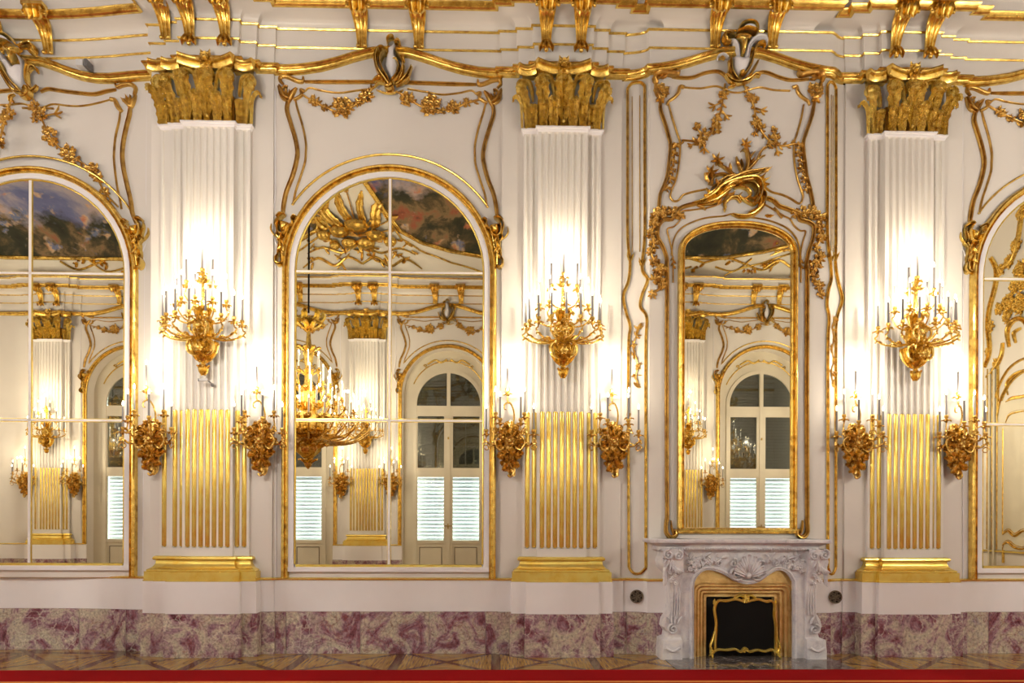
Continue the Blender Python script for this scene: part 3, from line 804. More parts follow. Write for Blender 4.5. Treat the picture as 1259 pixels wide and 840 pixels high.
# ------------------------------------------------------------------ arched mirror bays
R_G = (P(593,400)[0]-P(365,400)[0])/2       # glass radius
ZC = P(479.5, 335)[1]; ZB = P(479.5, 694)[1]
def arch_pts(xc, r, zc, z0, n=28):
    return [(xc-r, z0)] + [(xc-r*cos(pi*i/n), zc+r*sin(pi*i/n)) for i in range(n+1)] + [(xc+r, z0)]
def arch_relief(mb, xc, r, zc, z0, w, h, y, prof='round'):
    p = arch_pts(xc, r, zc, z0)
    mb.relief([p[0]]+[(p[0][0], p[0][1]+(zc-z0)*k/3) for k in (1,2)]+p[1:-1]+[(p[-1][0], zc-(zc-z0)*k/3) for k in (1,2)]+[p[-1]], w, h, y, prof, n=1, smooth=False)
def arched_mirror(label, X):
    t = thing('arched_wall_mirror', label, 'mirror', (X, 0, ZB))
    z1 = P(479.5, 336)[1]; z2 = P(479.5, 517.5)[1]; e = .004
    yg0, yg1 = -.016, -.006
    def pane(pts):
        mb = MB(); mb.poly(pts, yg0, yg1); obj('mirror_pane', mb, 'mirror', t, 20)
    for s in (-1, 1):
        for a, b in ((ZB, z2), (z2, z1)):
            pane([(X, a), (X+s*R_G, a), (X+s*R_G, b), (X, b)][::s])
        pane([(X, z1), (X+s*R_G, z1)]+[(X+s*R_G*cos(pi/2*i/20), ZC+R_G*sin(pi/2*i/20)) for i in range(0, 21)])
    for kind in ('v', 'h', 'h2'):
        mb = MB(); mg = MB()
        if kind == 'v':
            mb.box(X-.014, X+.014, -.034, -.01, ZB, ZC+R_G); mg.box(X-.021, X+.021, -.026, -.01, ZB, ZC+R_G)
        else:
            z = z1 if kind == 'h' else z2
            mb.box(X-R_G, X+R_G, -.034, -.01, z-.012, z+.012); mg.box(X-R_G, X+R_G, -.026, -.01, z-.02, z+.02)
        o = obj('glazing_bar', mb, 'dado', t, 20); g = obj('gilt_edge', mg, 'goldb', o, 20)
    mb = MB(); arch_relief(mb, X, R_G+.012, ZC, ZB, .026, .03, 0, 'round'); mb.box(X-R_G, X+R_G, -.03, 0, ZB-.03, ZB-.002)
    obj('gilt_fillet', mb, 'goldb', t, 40)
    mb = MB(); arch_relief(mb, X, R_G+.055, ZC, ZB-.05, .07, .035, 0, 'flat'); mb.box(X-R_G-.09, X+R_G+.09, -.045, 0, ZB-.085, ZB-.03)
    obj('frame', mb, 'dado', t, 30)
    mb = MB(); arch_relief(mb, X, R_G+.125, ZC, ZG+.01, .085, .075, 0, 'double')
    obj('gilt_moulding', mb, 'gold', t, 40)
    mb = MB(); rr = P(479.5,335)[1]; r2 = 1.375
    a0 = atan2(P(361,254)[1]-ZC, -(P(361,254)[0]-BX[1]))
    mb.relief([(X-r2*cos(a0+(pi-2*a0)*i/30), ZC+r2*sin(a0+(pi-2*a0)*i/30)) for i in range(31)], .026, .022, 0, 'round', n=1)
    obj('arch_line', mb, 'gold', t, 40)
    return t
AM = arched_mirror('tall complete arched mirror of six panes in a gilt moulding between two pilasters', BX[1])
dup(AM, (BX[0],YB0,ZB), 0, 'arched mirror of six panes cut by the left edge of the photo')
dup(AM, (BX[3],0,ZB), 0, 'arched mirror cut by the right edge of the photo')

mb = MB(); mb.poly(arch_pts(BX[0], R_G+.16, ZC, ZG), YB0-.0005, YB0+.12); struct('trim_20', mb, 'white')
def half_frame(mb, X, ref):
    """left half of the rocaille panel frame over a mirror, traced around bay centre ref (px)"""
    o = X-P(ref,400)[0]
    def T(pts): return [(a+o, b)+tuple(r) for a, b, *r in PL(pts)]
    mb.relief(T([(375,101,.7),(400,101.5),(430,101.5),(464,101.5)]), .042, .035, 0, 'double')
    mb.relief(T([(373,95,.4),(372,101,.9),(364,99.5),(355,95.5),(347,94.5),(344.5,99,.9),(349,104.5,.5)]), .05, .04)
    mb.relief(T([(356,121,.8),(353,135),(357,150),(363,170),(366,187),(364.5,200),(359.6,218),(352.5,236),(349,253),(348,264,.8)]), .05, .04, 0, 'double')
    mb.relief(T([(363,122,.8),(366,135),(372,155),(376,175),(376,188),(375,200),(369.5,218),(363.5,236),(360.5,252)]), .026, .022)
    mb.relief(T([(375,113,.8),(381,108.5),(396,112),(417,114.6),(437,112),(460,109)]), .02, .02)
    mb.relief(T([(375,113,1),(370,111,.9),(371,117,1),(366,121,1),(361,123,.8)]), .04, .03)
    # scroll head of the upright
    mb.relief(T([(343,106,.5),(346,113,.9),(349,120,1),(356,124,.8)]), .07, .055, 0, 'double'); mb.relief(T([(365,109,.4),(361,114,.9),(357,121,1),(354,128,.6)]), .06, .05, 0, 'double')
    for a, L_ in ((2.6,.1),(1.9,.09),(1.3,.1),(.5,.08)):
        q = T([(354,122)])[0]; mb.leaf(q[0], q[1], a, L_, .05, 0, .03, .5)
    q = T([(351,112)])[0]; mb.spiral(q[0], q[1], .05, 1, .9, .03, .04)
def rocaille_frame(label, X):
    mb = MB(); half_frame(mb, X, 479.5); mb.mirror(X)
    o = obj('panel_moulding', mb, 'goldo', None, 45, (X, 0, 5.0)); return tag(o, label, 'moulding')
RF = rocaille_frame('gilded scrolling panel moulding around the wall above the centre arched mirror', BX[1])
dup(RF, (BX[3],0,5.0), 0, 'gilded scrolling panel moulding above the mirror at the right edge of the photo')
# bay at the left edge of the frame has its own drawing
def frame_left(label, X):
    mb = MB()
    def R(pts, *a, **k): mb.relief(PL(pts, YB0), *(list(a)+[wallY]*(1 if len(a) == 2 else 0)), **k)
    R([(43,106.5,.7),(52.6,103),(69,105.5),(91,109),(113,111.6),(129,109),(141,108,.7)], .042, .035, wallY, 'double')
    R([(139,101,.4),(143,105,.9),(150,103.5),(160,103.5),(167,109,1),(165,118,.7)], .05, .04)
    R([(20,126.5),(43.5,125.8),(58.7,121.7),(77,124),(95,125),(115,122.8),(133.6,119.3,.8)], .02, .02)
    R([(133,119,1),(139,121,1),(143,129,1.2),(149,136,.8)], .05, .035)
    R([(160,130,.8),(159,141),(155,155),(151,173),(149.4,189),(151,206),(155.4,225.5),(160.5,246),(163,262),(168,275,.8)], .05, .04, wallY, 'double')
    R([(146,136,.8),(144.7,147),(139.7,167),(137.7,189.5),(139,207),(142,228),(146,244),(148,256)], .026, .022)
    R([(152,122,.7),(157,127,1),(161,131,1),(165,124,.9),(167,117,.6)], .055, .045)
    q = P(158,128,YB0)
    for a in (1.2,1.8,2.5,.6): mb.leaf(q[0], q[1], a, .1, .05, YB0, .03, .5)
    mb.mirror(X)
    o = obj('panel_moulding', mb, 'goldo', None, 45, (X, YB0, 5.0)); return tag(o, label, 'moulding')
frame_left('gilded scrolling panel moulding above the leftmost mirror', BX[0])

def shoulder(label, X, s, zoff=0.0):
    """rocaille clasp where the panel frame meets the arch; s=+1 right of the arch"""
    def T(pts): 
        out = []
        for p in pts:
            a, b = P(p[0], p[1]); a = a-BX[1]; out.append((X+(-s)*a if True else 0, b+zoff)+tuple(p[2:]))
        return out
    t = thing('rocaille_clasp', label, 'ornament', (T([(350,290)])[0][0], 0, P(350,325)[1]+zoff), 'gilded clasps on the mirror arches')
    mb = MB(); D = lambda pts: T([(325+q[0]/9.333, 250+q[1]/9.333)+tuple(q[2:]) for q in pts]); y = -.004
    def st(w, h, pts):
        L_ = len(pts); mb.relief([q[:2]+((.55 if i in (0, L_-1) else 1.0),) for i, q in enumerate(D(pts))], w/9.333/105, h, y, 'double' if w > 26 else 'round', n=4)
    mb.pillow(D([(195,215),(260,225),(305,250),(270,335),(220,362),(188,300)]), .10, y)
    st(74,.08,[(290,360),(235,450),(222,560),(215,690)]); st(52,.07,[(205,370),(190,460),(195,560)])
    st(24,.12,[(375,185),(335,200),(340,262),(292,300),(262,362),(212,374),(178,340),(168,262),(200,190),(242,158)])
    st(28,.07,[(150,180),(140,240),(160,330),(150,380),(182,430),(172,520),(158,600)]); st(42,.09,[(148,172),(200,140),(252,150)])
    st(32,.11,[(168,600),(146,650),(150,700),(185,722),(210,695)]); st(30,.09,[(335,225),(290,320),(262,420),(240,540)])
    st(22,.06,[(90,250),(85,310),(110,360),(150,400)]); st(30,.10,[(330,175),(360,170),(385,195),(360,230)])
    for k in range(4):
        q = D([(215,380+k*60)])[0]; mb.leaf(q[0], q[1], -pi/2+(.5 if k % 2 else -.5), .09, .04, y-.06, .03, .4)
    obj('scrolls', mb, 'gold', t, 45)
    mb = MB()                               # white raised ridge of the pier passing behind it
    mb.relief(T([(338.5,112),(338.5,180),(338.5,240),(336,262),(334,276,1.3),(335,287,1.3),(339,297),(343,308),(339.5,318),(339,330)]), .02, .014, 0)
    mb.relief(T([(339.5,330),(339.5,450),(339.5,600),(339.5,710)]), .018, .012, 0)
    o = obj('white_ridge', mb, 'dado', t, 45)
    return t
SH = shoulder('gilded rocaille clasp on the left shoulder of the centre mirror arch', BX[1], -1)
SH2 = shoulder('gilded rocaille clasp on the right shoulder of the centre mirror arch', BX[1], 1)
dup(SH2, (SH2.location.x+BX[0]-BX[1],YB0,SH2.location.z), 0, 'gilded rocaille clasp on the right shoulder of the leftmost mirror arch')
dup(SH, (SH.location.x+BX[3]-BX[1],0,SH.location.z), 0, 'gilded rocaille clasp on the mirror arch at the right edge')

def garland(label, path, clusters, org_px, y=0.0, sprigs=(), group=None, stem=.022, seed=1, m='goldo'):
    rd = random.Random(seed); mb = MB()
    yy = y-.004
    mb.relief(PL(path, y), stem, .022, yy, 'round')
    pts = cr([P(p[0], p[1], y) for p in path], 3)
    for i in range(1, len(pts)-1):
        a, b = pts[i-1], pts[i+1]; ang = atan2(b[1]-a[1], b[0]-a[0]); s = 1 if i % 2 else -1
        if rd.random() < .8: mb.leaf(pts[i][0], pts[i][1], ang+s*.8, rd.uniform(.05,.085), .035, yy, .015, .5)
    for c in clusters:
        q = P(c[0], c[1], y); mb.cluster(q[0], q[1], c[2]/105*1.08, yy, 8, rd)
    for (x, z, ang, L) in sprigs:
        q = P(x, z, y); L = L/105
        mb.relief([q, (q[0]+L*cos(ang), q[1]+L*sin(ang))], stem*.7, .02, yy, 'round', n=3)
        for k in (-.7, 0, .7): mb.leaf(q[0]+L*.6*cos(ang), q[1]+L*.6*sin(ang), ang+k, L*.6, .03, yy, .015, .5)
    q = P(*org_px, y)
    o = obj('flower_garland', mb, m, None, 50, (q[0], y, q[1])); return tag(o, label, 'garland', group)
G1 = garland('gilded flower garland hanging left of the centre cartouche', [(372,117),(380,122),(395,130),(415,138),(430,134),(447,122),(460,107)],
        [(386,125,6),(400,133,4),(421,133,12),(440,127,5),(450,119,8)], (420,130), seed=2)
G2 = garland('gilded flower garland hanging right of the centre cartouche', [(487,113),(497,118),(512,128),(530,136),(557,134),(575,127),(594,122)],
        [(501,123,8),(530,131,12),(545,137,4),(557,133,8),(574,127,5)], (530,130), seed=3)
G1b = dup(G1, (G1.location.x+BX[3]-BX[1], 0, G1.location.z), 0, 'gilded flower garland at the upper right edge of the photo')
garland('gilded flower garland trailing down right of the leftmost cartouche', [(40.5,121),(50,143),(62,168),(75,183),(88,193),(105,203),(118,216),(130,238),(146,255)],
        [(42,131,6),(50,141,8),(44,146,5),(62,168,9),(57,161,5),(66,176,5),(84,189,9),(91,197,7),(114,210,8),(120,218,6),(130,238,6)], (85,190), YB0+.04, sprigs=[(55,143,.2,20)], seed=4)
garland('gilded flower garland at the left edge below the leftmost cartouche', [(16,118),(11,135),(5,155),(0,175),(-6,195)],
        [(12,140,7),(5,147,7),(0,176,7)], (5,150), YB0, seed=5)
garland('gilded flower garland left of the cartouche above the fireplace', [(891,104),(889,117),(887,132),(884,143),(878.6,157),(870,169),(861,176),(850.7,174),(838,173)],
        [(889,117,6),(881,149,6),(880,159,6),(866,167,7),(861,176,6),(857,156,4.5)], (870,150), YBR, sprigs=[(888,126,-2.7,16),(886,135,-.9,14),(862,166,2.2,12),(866,172,-1.6,16),(856,176,3.6,10)], seed=6)
garland('gilded flower garland right of the cartouche above the fireplace', [(914,104),(919,115),(926,130),(929,145),(933,157),(941,169),(951,177),(962,180),(976,177.5)],
        [(921,120,5),(927,123,5.5),(929,151,6),(935,156,5),(952,171,7),(947,178,5),(951,160,4)], (930,150), YBR, sprigs=[(927,133,-.3,14),(929,155,-1.7,12),(953,178,-1.3,13),(951,168,1.5,10)], seed=7)

# ------------------------------------------------------------------ cartouches
def drawn(mb, data, sc, ox, oz, y, X0=None, ref=None):
    """strokes and bulged shapes read off in a local grid: ('s', width, height, points) or ('p', height, points)"""
    def T(p):
        a, b = P(ox+p[0]/sc, oz+p[1]/sc, y)
        return ((a if ref is None else a-ref+X0), b)+tuple(p[2:])
    for d in data:
        if d[0] == 's':
            pts = [T(q) for q in d[3]]; L = len(pts)
            pts = [q[:2]+((q[2] if len(q) > 2 else (.55 if i in (0, L-1) else 1.0)),) for i, q in enumerate(pts)]
            mb.relief(pts, d[1]/sc/105, d[2], y, 'double' if d[1]/sc/105 > .028 else 'round', n=4)
        else: mb.pillow([T(q) for q in d[2]], d[1], y)
def cartouche_flame(label, X):
    """asymmetric flame-shaped shell over a mirror bay"""
    t = thing('rocaille_cartouche', label, 'ornament', (X+.03, -.06, P(483,83)[1]-.3))
    y = -.055; mb = MB(); A = (10.5, 445, 40, y, X, BX[1])
    drawn(mb, [('p', .10, [(345,210),(400,170),(430,150),(440,250),(440,330),(490,400),(510,480),(470,600),(420,660),(370,640),(330,560),(305,450),(320,340),(340,280)])], *A)
    obj('shell', mb, 'dado', t, 60)
    mb = MB()
    drawn(mb, [('s',30,.11,[(345,200),(333,140),(365,102),(410,100),(425,135)]), ('s',32,.11,[(425,165),(465,153),(497,180),(480,220)]),
      ('s',52,.12,[(320,275),(270,240),(220,260),(192,330),(190,420),(212,510),(255,590),(305,660),(350,725),(385,755)]),
      ('s',34,.13,[(300,300),(268,335),(240,400),(255,480),(290,560),(340,640),(372,700)]),
      ('s',46,.14,[(400,410),(452,425),(482,495),(462,590),(420,650),(378,672)]),
      ('s',22,.13,[(440,250),(460,320),(510,390),(532,470),(512,580),(460,660),(400,690)]),
      ('s',46,.09,[(440,705),(530,660),(600,570),(645,455)]), ('s',36,.10,[(470,690),(530,590),(552,445)]), ('s',24,.08,[(500,690),(590,640),(620,590)]),
      ('s',52,.08,[(340,705),(290,625),(220,600),(150,640)]), ('s',34,.07,[(330,700),(230,660),(165,720)]),
      ('s',44,.14,[(305,735),(350,765),(402,740),(385,690)]), ('s',18,.04,[(190,750),(290,790),(400,795),(460,770)]),
      ('p',.05,[(130,300),(165,280),(190,330),(180,390),(140,350)]), ('p',.05,[(500,290),(545,310),(560,390),(520,390)])], *A)
    obj('gilt_scrolls', mb, 'gold', t, 50)
    return t
CF = cartouche_flame('gilded and white rocaille cartouche above the centre arched mirror', BX[1])
def cartouche_shield(label, cen, yw, origin, white, gold):
    t = thing('rocaille_cartouche', label, 'ornament', (P(cen, 75, yw)[0], yw-.05, P(cen, 104, yw)[1]))
    y = yw-.05; w = MB(); drawn(w, white, 9.3375, origin[0], origin[1], y); obj('shield', w, 'dado', t, 60)
    g = MB(); drawn(g, gold, 9.3375, origin[0], origin[1], y-.01); obj('gilt_scrolls', g, 'gold', t, 50)
cartouche_shield('white shield cartouche in gilded scrolls above the fireplace panel', 911, YBR, (870,25),
    [('p',.10,[(280,440),(330,430),(380,450),(440,450),(470,460),(470,540),(430,620),(370,660),(330,680),(290,620),(270,540)]),
     ('s',64,.10,[(440,450,.8),(450,350,1),(500,275,1),(570,235,1),(640,245,.9),(655,300,.6)]), ('s',44,.09,[(350,430),(330,330),(290,270),(240,262)]),
     ('s',40,.08,[(380,135),(440,102),(510,112),(540,152)]), ('s',30,.05,[(110,470),(122,425),(180,408),(232,440)])],
    [('s',30,.10,[(650,330),(620,285),(560,300),(520,380),(500,460),(470,560),(400,650),(350,672)]), ('s',36,.07,[(575,470),(540,540),(480,640),(400,720),(345,742)]),
     ('p',.13,[(310,190),(380,180),(450,190),(500,220),(470,270),(425,290),(430,360),(400,440),(372,440),(360,370),(350,290),(305,250)]),
     ('s',36,.11,[(305,212),(240,190),(190,190),(174,230),(200,280),(252,282)]), ('s',26,.10,[(340,132),(370,82),(440,52),(510,60),(552,102),(568,160)]),
     ('s',26,.13,[(318,172),(400,147),(470,152),(530,182),(520,232)]), ('s',36,.09,[(258,440),(250,520),(262,620),(310,700),(362,742)]),
     ('s',16,.06,[(228,480),(236,560),(220,640)]), ('s',32,.09,[(200,640),(252,722),(330,745),(400,735),(470,705),(530,655),(592,662)]),
     ('s',18,.07,[(120,462),(152,446),(190,466)]), ('p',.12,[(345,620),(385,610),(410,650),(370,690),(345,660)]), ('s',30,.05,[(230,780),(290,770),(330,740)])])
cartouche_shield('white shield cartouche in gilded scrolls at the upper left corner of the photo', 22, .22, (0,40),
    [('p',.10,[(60,300),(110,330),(180,420),(240,390),(290,400),(300,500),(290,620),(250,650),(200,640),(130,560),(90,450)]), ('s',60,.09,[(-80,220),(-10,250),(50,320),(100,440)]),
     ('s',26,.11,[(230,290),(270,340),(302,430),(302,540),(282,640)]), ('s',44,.08,[(-60,100),(0,88),(70,92),(130,132)])],
    [('p',.13,[(60,190),(120,190),(200,200),(270,210),(220,260),(210,340),(190,420),(165,400),(160,310),(90,260)]), ('s',38,.11,[(240,190),(330,180),(390,170),(427,212),(410,260),(358,242)]),
     ('s',36,.10,[(-40,270),(0,320),(50,400),(100,500),(170,600),(240,670),(285,722)]), ('s',34,.07,[(-60,420),(0,430),(60,520),(120,620),(190,690),(262,702)]),
     ('s',34,.10,[(300,330),(342,400),(330,500),(340,600),(372,652)]), ('s',24,.10,[(-60,60),(0,50),(80,50),(150,90),(192,152)]), ('s',26,.12,[(-40,150),(30,140),(110,142),(180,172)]),
     ('s',32,.12,[(268,762),(330,772),(372,722),(350,662),(298,682)]), ('s',28,.08,[(350,470),(380,425),(430,430),(450,480)]), ('s',34,.06,[(372,690),(420,660),(440,620)]),
     ('s',30,.05,[(120,800),(130,750),(180,720)])])

# ------------------------------------------------------------------ fireplace bay: panel frame, crest, overmantel mirror
def fire_frame():
    y = YBR; mb = MB()
    def R(pts, w, h=.03, prof='round', **k): mb.relief(PL(pts, y), w, h, y, prof, **k)
    R([(812,121,.8),(812,136),(817.5,153),(821.8,168),(824,178),(823,195),(820,217),(816,229),(811.5,240),(810,256)], .042, .04, 'double')
    R([(822,128,.8),(826,144),(832,163),(836,177),(835,198),(831.5,219),(826,233),(824,242),(828,247.5),(834,246.5),(840,240),(853,236),(868,233)], .024, .022)
    R([(1001,126,.8),(997.6,144),(991,163.6),(987,178),(989,200),(991.5,219),(996,236),(999.7,256)], .042, .04, 'double')
    R([(988,129,.8),(985,146),(979.4,166),(976,178),(976.5,198),(980,219),(985,234),(987,243),(982.6,250.7),(973,245.4),(962,240),(947,235.7),(936,226)], .024, .022)
    R([(826,95.4,.8),(838,96.5),(851,96),(865.7,90.7),(880.8,88.6),(890,93),(896,102,.7)], .036, .035, 'double')
    R([(920,102,.7),(930,91.8),(940.8,89.7),(958,96),(973,99.3),(994,98,.8)], .036, .035, 'double')
    R([(841,107.9),(861,109),(881,106.4),(896,113),(908.6,114.3),(917,112),(934,107.9),(951,111),(971,112)], .02, .02)
    for s, f in ((1, lambda x: x), (-1, lambda x: 2*907.5-x)):
        R([(f(841),108,1),(f(836),107,1),(f(834),114,1.1),(f(829),120,1),(f(822),125,.9),(f(820),130,.6)], .04, .03)
        R([(f(835),89,.4),(f(832),94,.9),(f(824),92.5,1),(f(813),91,1),(f(806),94,1),(f(804.5),100,.9),(f(808),104,.6)], .055, .09)
        R([(f(806),104,.6),(f(807),112,1),(f(811),119,1.1),(f(817),121,.8)], .06, .045)
        q = P(f(813), 112, y); mb.cluster(q[0], q[1], .095, y, 7, random.Random(4))
        for a_ in (.3,1.0,2.6,3.4): mb.leaf(P(f(811),97,y)[0], P(f(811),97,y)[1], a_, .10, .05, y-.01, .03, .5)
        q = P(f(812), 118, y)
        for a in (-1.2,-1.7,-2.2): mb.leaf(q[0], q[1], a, .1, .05, y, .03, .3)
    o = obj('panel_moulding', mb, 'goldo', None, 45, (BX[2], y, 5.0)); tag(o, 'gilded waisted panel moulding above the overmantel mirror', 'moulding')
    # flower strips inside the two waisted uprights
    rd = random.Random(12)
    for pts, lab in (([(830,180),(829,190),(828,200),(827,210),(824,221),(821,232)], 'left'), ([(981,180),(982,190),(983,200),(984.5,210),(988,221),(991,232)], 'right')):
        mb = MB()
        for x, z in pts:
            q = P(x+rd.uniform(-1.5,1.5), z, y); mb.cluster(q[0], q[1], .05, y, 5, rd)
        q = P(*pts[0], y); a = P(pts[0][0]-6, 178, y); b = P(pts[0][0]+6, 178, y)
        mb.relief([a, b], .022, .03, y, n=2)
        o = obj('flower_drop', mb, 'goldo', None, 50, (q[0], y, q[1])); tag(o, 'gilded flower strip inside the '+lab+' waist of the panel above the fireplace', 'ornament')
fire_frame()
def crest():
    y = YBR; t = thing('overmantel_crest', 'gilded rocaille crest with branch spray over the overmantel mirror', 'ornament', (P(905,250,y)[0], y, P(905,250,y)[1]))
    mb = MB()
    def R(pts, w, h=.05, prof='round', m=None, **k): (m or mb).relief(PL(pts, y-.02), w, h, y, prof, **k)
    # spray
    sp = MB()
    for pts, w in (([(893,222,.6),(903,219,1),(917,213,1),(932,210,.8),(946,206,.25)], .05),
                   ([(914,215,1),(909,204,.8),(905.4,192.5,.3)], .042), ([(917,213,1),(920.4,200,1),(919,187,.8),(916,175,.3)], .05),
                   ([(920,199,.6),(924,191,.8),(929,186,.3)], .03), ([(919,188,.6),(914,184,.7),(911,186,.3)], .025),
                   ([(919,210,1),(930,198,.8),(936.5,185,.7),(944,180,.5)], .036), ([(931,197,.6),(936,193,.7),(941,191,.3)], .025),
                   ([(903,216,1),(891.5,206.5,.8),(880.8,200,.5)], .034), ([(900,219,1),(887,214,.9),(876,219,.8),(872,227,.8)], .034),
                   ([(875,228,.9),(876,218,.8),(873,209,.4)], .032), ([(906,222,1),(922,222,1),(935,213,.7),(946,207,.3)], .035)):
        R(pts, w*1.15, .06, 'double', m=sp)
    for x, z, L in ((881,198,9),(874,213,9),(916,178,7)):
        q = P(x, z, y)
        for k in range(6): sp.leaf(q[0], q[1], k*1.05+.3, L/105, .035, y-.02, .03, .5)
    q = P(903,218,y)
    for pts, w in (([(868,244,.5),(880,234,.9),(890,226,1),(902,219,.9),(914,214,.5)], .045), ([(874,232,.4),(884,224,.8),(896,218,.9),(908,216,.6)], .03),
                   ([(886,238,.5),(897,228,1),(911,222,1),(925,219,.8),(934,214,.4)], .045), ([(868,222,.3),(871,214,.7),(874,206,.3)], .03),
                   ([(926,219,.5),(934,222,.9),(937,230,.5)], .035), ([(908,216,.6),(913,206,.7),(911,196,.3)], .03)):
        R(pts, w*1.15, .075, 'double', m=sp)
    for x, z, a, L in ((871,226,2.2,12),(876,240,3.4,12),(885,230,2.4,10),(936,214,.5,12),(922,204,1.1,9),(908,206,2.2,9),(898,212,1.9,9),(930,226,-.6,12),(886,246,-2.2,12)):
        q = P(x, z, y); sp.leaf(q[0], q[1], a, L/105, .05, y-.03, .04, .5, 4)
    obj('branch_spray', sp, 'goldo', t, 50)
    R([(850.7,250.7,.5),(865.7,247,.9),(878,240,1.3),(887,231,1.3),(900,225,1.2),(917,221,1.2),(930,221,1),(935,230,1),(933,242,1),(927,251,.8),(920,249,.4)], .06, .09, 'double')
    R([(862,250,.4),(869,242,1),(878,236,1.1),(885,226,.8),(890,218,.4)], .05, .08, 'double')
    R([(866,252,.5),(878,249,1),(886,241,1.1),(894,232,1),(903,229,.7)], .045, .07, 'round')
    R([(903,232,.5),(911,230,1),(920,234,1),(922,241,1),(915,245,.9),(909,241,.6),(912,237,.4)], .035, .07, 'round')
    R([(903,238,.5),(897,240,.9),(892,247,1),(891,256,.3)], .045, .05, 'double')
    R([(905,240,.5),(915,246,1),(924,251,1),(929,248,.7)], .03, .06)
    R([(900,263,.4),(908,266,.9),(917,266.5,1),(927,263,1.1),(936,255,1.1),(939,246,.9),(935,238,.5)], .05, .07, 'double')
    R([(928,262,.5),(934,252,1),(934,243,.8),(929,236,.4)], .04, .09, 'round')
    R([(937,243,.6),(945,244,1),(952,247,.8)], .05, .05, 'double')
    R([(857,252,.4),(868,251,.9),(880,247,1),(890,240,1),(898,233,.6)], .045, .08, 'double')
    R([(903,229,.5),(913,226,1),(925,228,1),(930,236,1),(926,245,.9),(920,243,.5)], .035, .10, 'double')
    R([(893,250,.4),(898,244,.9),(906,243,1),(911,249,.6)], .04, .05, 'double')
    R([(936,232,.4),(940,240,.9),(938,249,1),(930,257,.9),(920,262,.6)], .035, .09, 'double')
    q = P(880,244,y)
    for a in (2.6,3.1,.9,1.4,3.6): mb.leaf(q[0], q[1], a, .16, .06, y-.02, .05, .5, 4)
    q = P(932,225,y)
    for a in (.3,.9,-.4): mb.leaf(q[0], q[1], a, .12, .05, y-.02, .05, .5, 4)
    q = P(940,265,y); mb.leaf(q[0], q[1], -.1, .1, .05, y, .03, .4)
    q = P(892,250,y); mb.leaf(q[0], q[1], -1.7, .12, .05, y, .03, .4)
    obj('scrolls', mb, 'gold', t, 50)
    mb = MB()
    R([(866,248.5,.8),(853,250.7),(838,255),(830.4,262.5),(826,269),(816.4,270),(810,278.6),(809,291.5),(815.4,304),(819.7,317),(820,330)], .045, .05, 'double', n=6)
    R([(904,234.7),(893.6,243),(885,250),(870,255),(850.7,257.6),(838,260),(837,269),(829,278),(821,281),(823,293),(826,305),(827,315)], .018, .02)
    R([(947,244,.8),(953,248),(958,253),(968.6,257),(981.5,262.5),(984,270),(994,273),(1000.8,279),(999.7,293.6),(995,308),(992,322),(992,332)], .045, .05, 'double', n=6)
    R([(940.8,250.7),(951.5,257),(964,264.7),(972,269),(977,277),(984,283),(991,284),(988,296),(985,310),(985,318)], .018, .02)
    R([(826,313),(827,303),(830,291),(838,280),(853,272),(870,267),(890,265),(900,262.5),(906.5,266),(926,267),(947,271),(966.5,279),(979.4,292),(984,307),(984,328)], .018, .02)
    for x in (864,958): 
        for dz in (0,): R([(x-6,253+(2 if x > 900 else 0),.6),(x,255+(8 if x > 900 else 0),1),(x+4,258+(10 if x > 900 else 0),.5)], .02, .05)
    for x, x2 in ((820,0),(992,0)):
        a = P(x,330,y); b = P(x,640,y); mb.relief([a, (a[0], (a[1]+b[1])/2), b], .048, .045, y, 'double')
        s = -1 if x < 900 else 1
        R([(x,638,1),(x+s*1,648,1),(x,656,1.1),(x-s*5,661,1.2),(x-s*11,658,1),(x-s*11,653,.8),(x-s*7,652,.5)], .048, .05, 'double')
        R([(x-s*5,640,.4),(x-s*6,650,.8),(x-s*8,657,.6)], .03, .06)
        q = P(x-s*7.5, 316, y)
        for k in range(4): mb.leaf(q[0], q[1]-.03*k, -pi/2+(.5 if k % 2 else -.5), .06, .025, y, .02, .4)
        mb.relief([(q[0], q[1]), (q[0], q[1]-.3)], .014, .02, y, n=3)
    obj('outline_moulding', mb, 'goldo', t, 45)
crest()
def side_drop(pts, label, y, seed, rr=.06):
    rd = random.Random(seed); mb = MB()
    for x, z, r in pts:
        q = P(x, z, y); mb.cluster(q[0], q[1], r/105*1.45, y, 7, rd)
    mb.relief([P(x, z, y) for x, z, r in pts], .03, .03, y, 'round')
    q = P(pts[0][0], pts[0][1], y)
    o = obj('flower_drop', mb, 'goldo', None, 50, (q[0], y, q[1])); tag(o, label, 'ornament')
side_drop([(836,266,4),(828,262,6),(817,263,6),(808,265,6),(804,276,5),(801,288,5),(804,300,5),(800,310,4),(805,322,5),(812,333,6),(806,343,5),(815,350,5),(802,362,4)], 'gilded flower drop at the left shoulder of the overmantel mirror', YBR, 21)
side_drop([(977,264,4),(987,262,6),(998,262,6),(1007,268,6),(1006,280,5),(1009,292,5),(1003,305,4),(1008,316,5),(1002,328,6),(999,340,5),(1006,351,5),(1009,362,4)], 'gilded flower drop at the right shoulder of the overmantel mirror', YBR, 22)

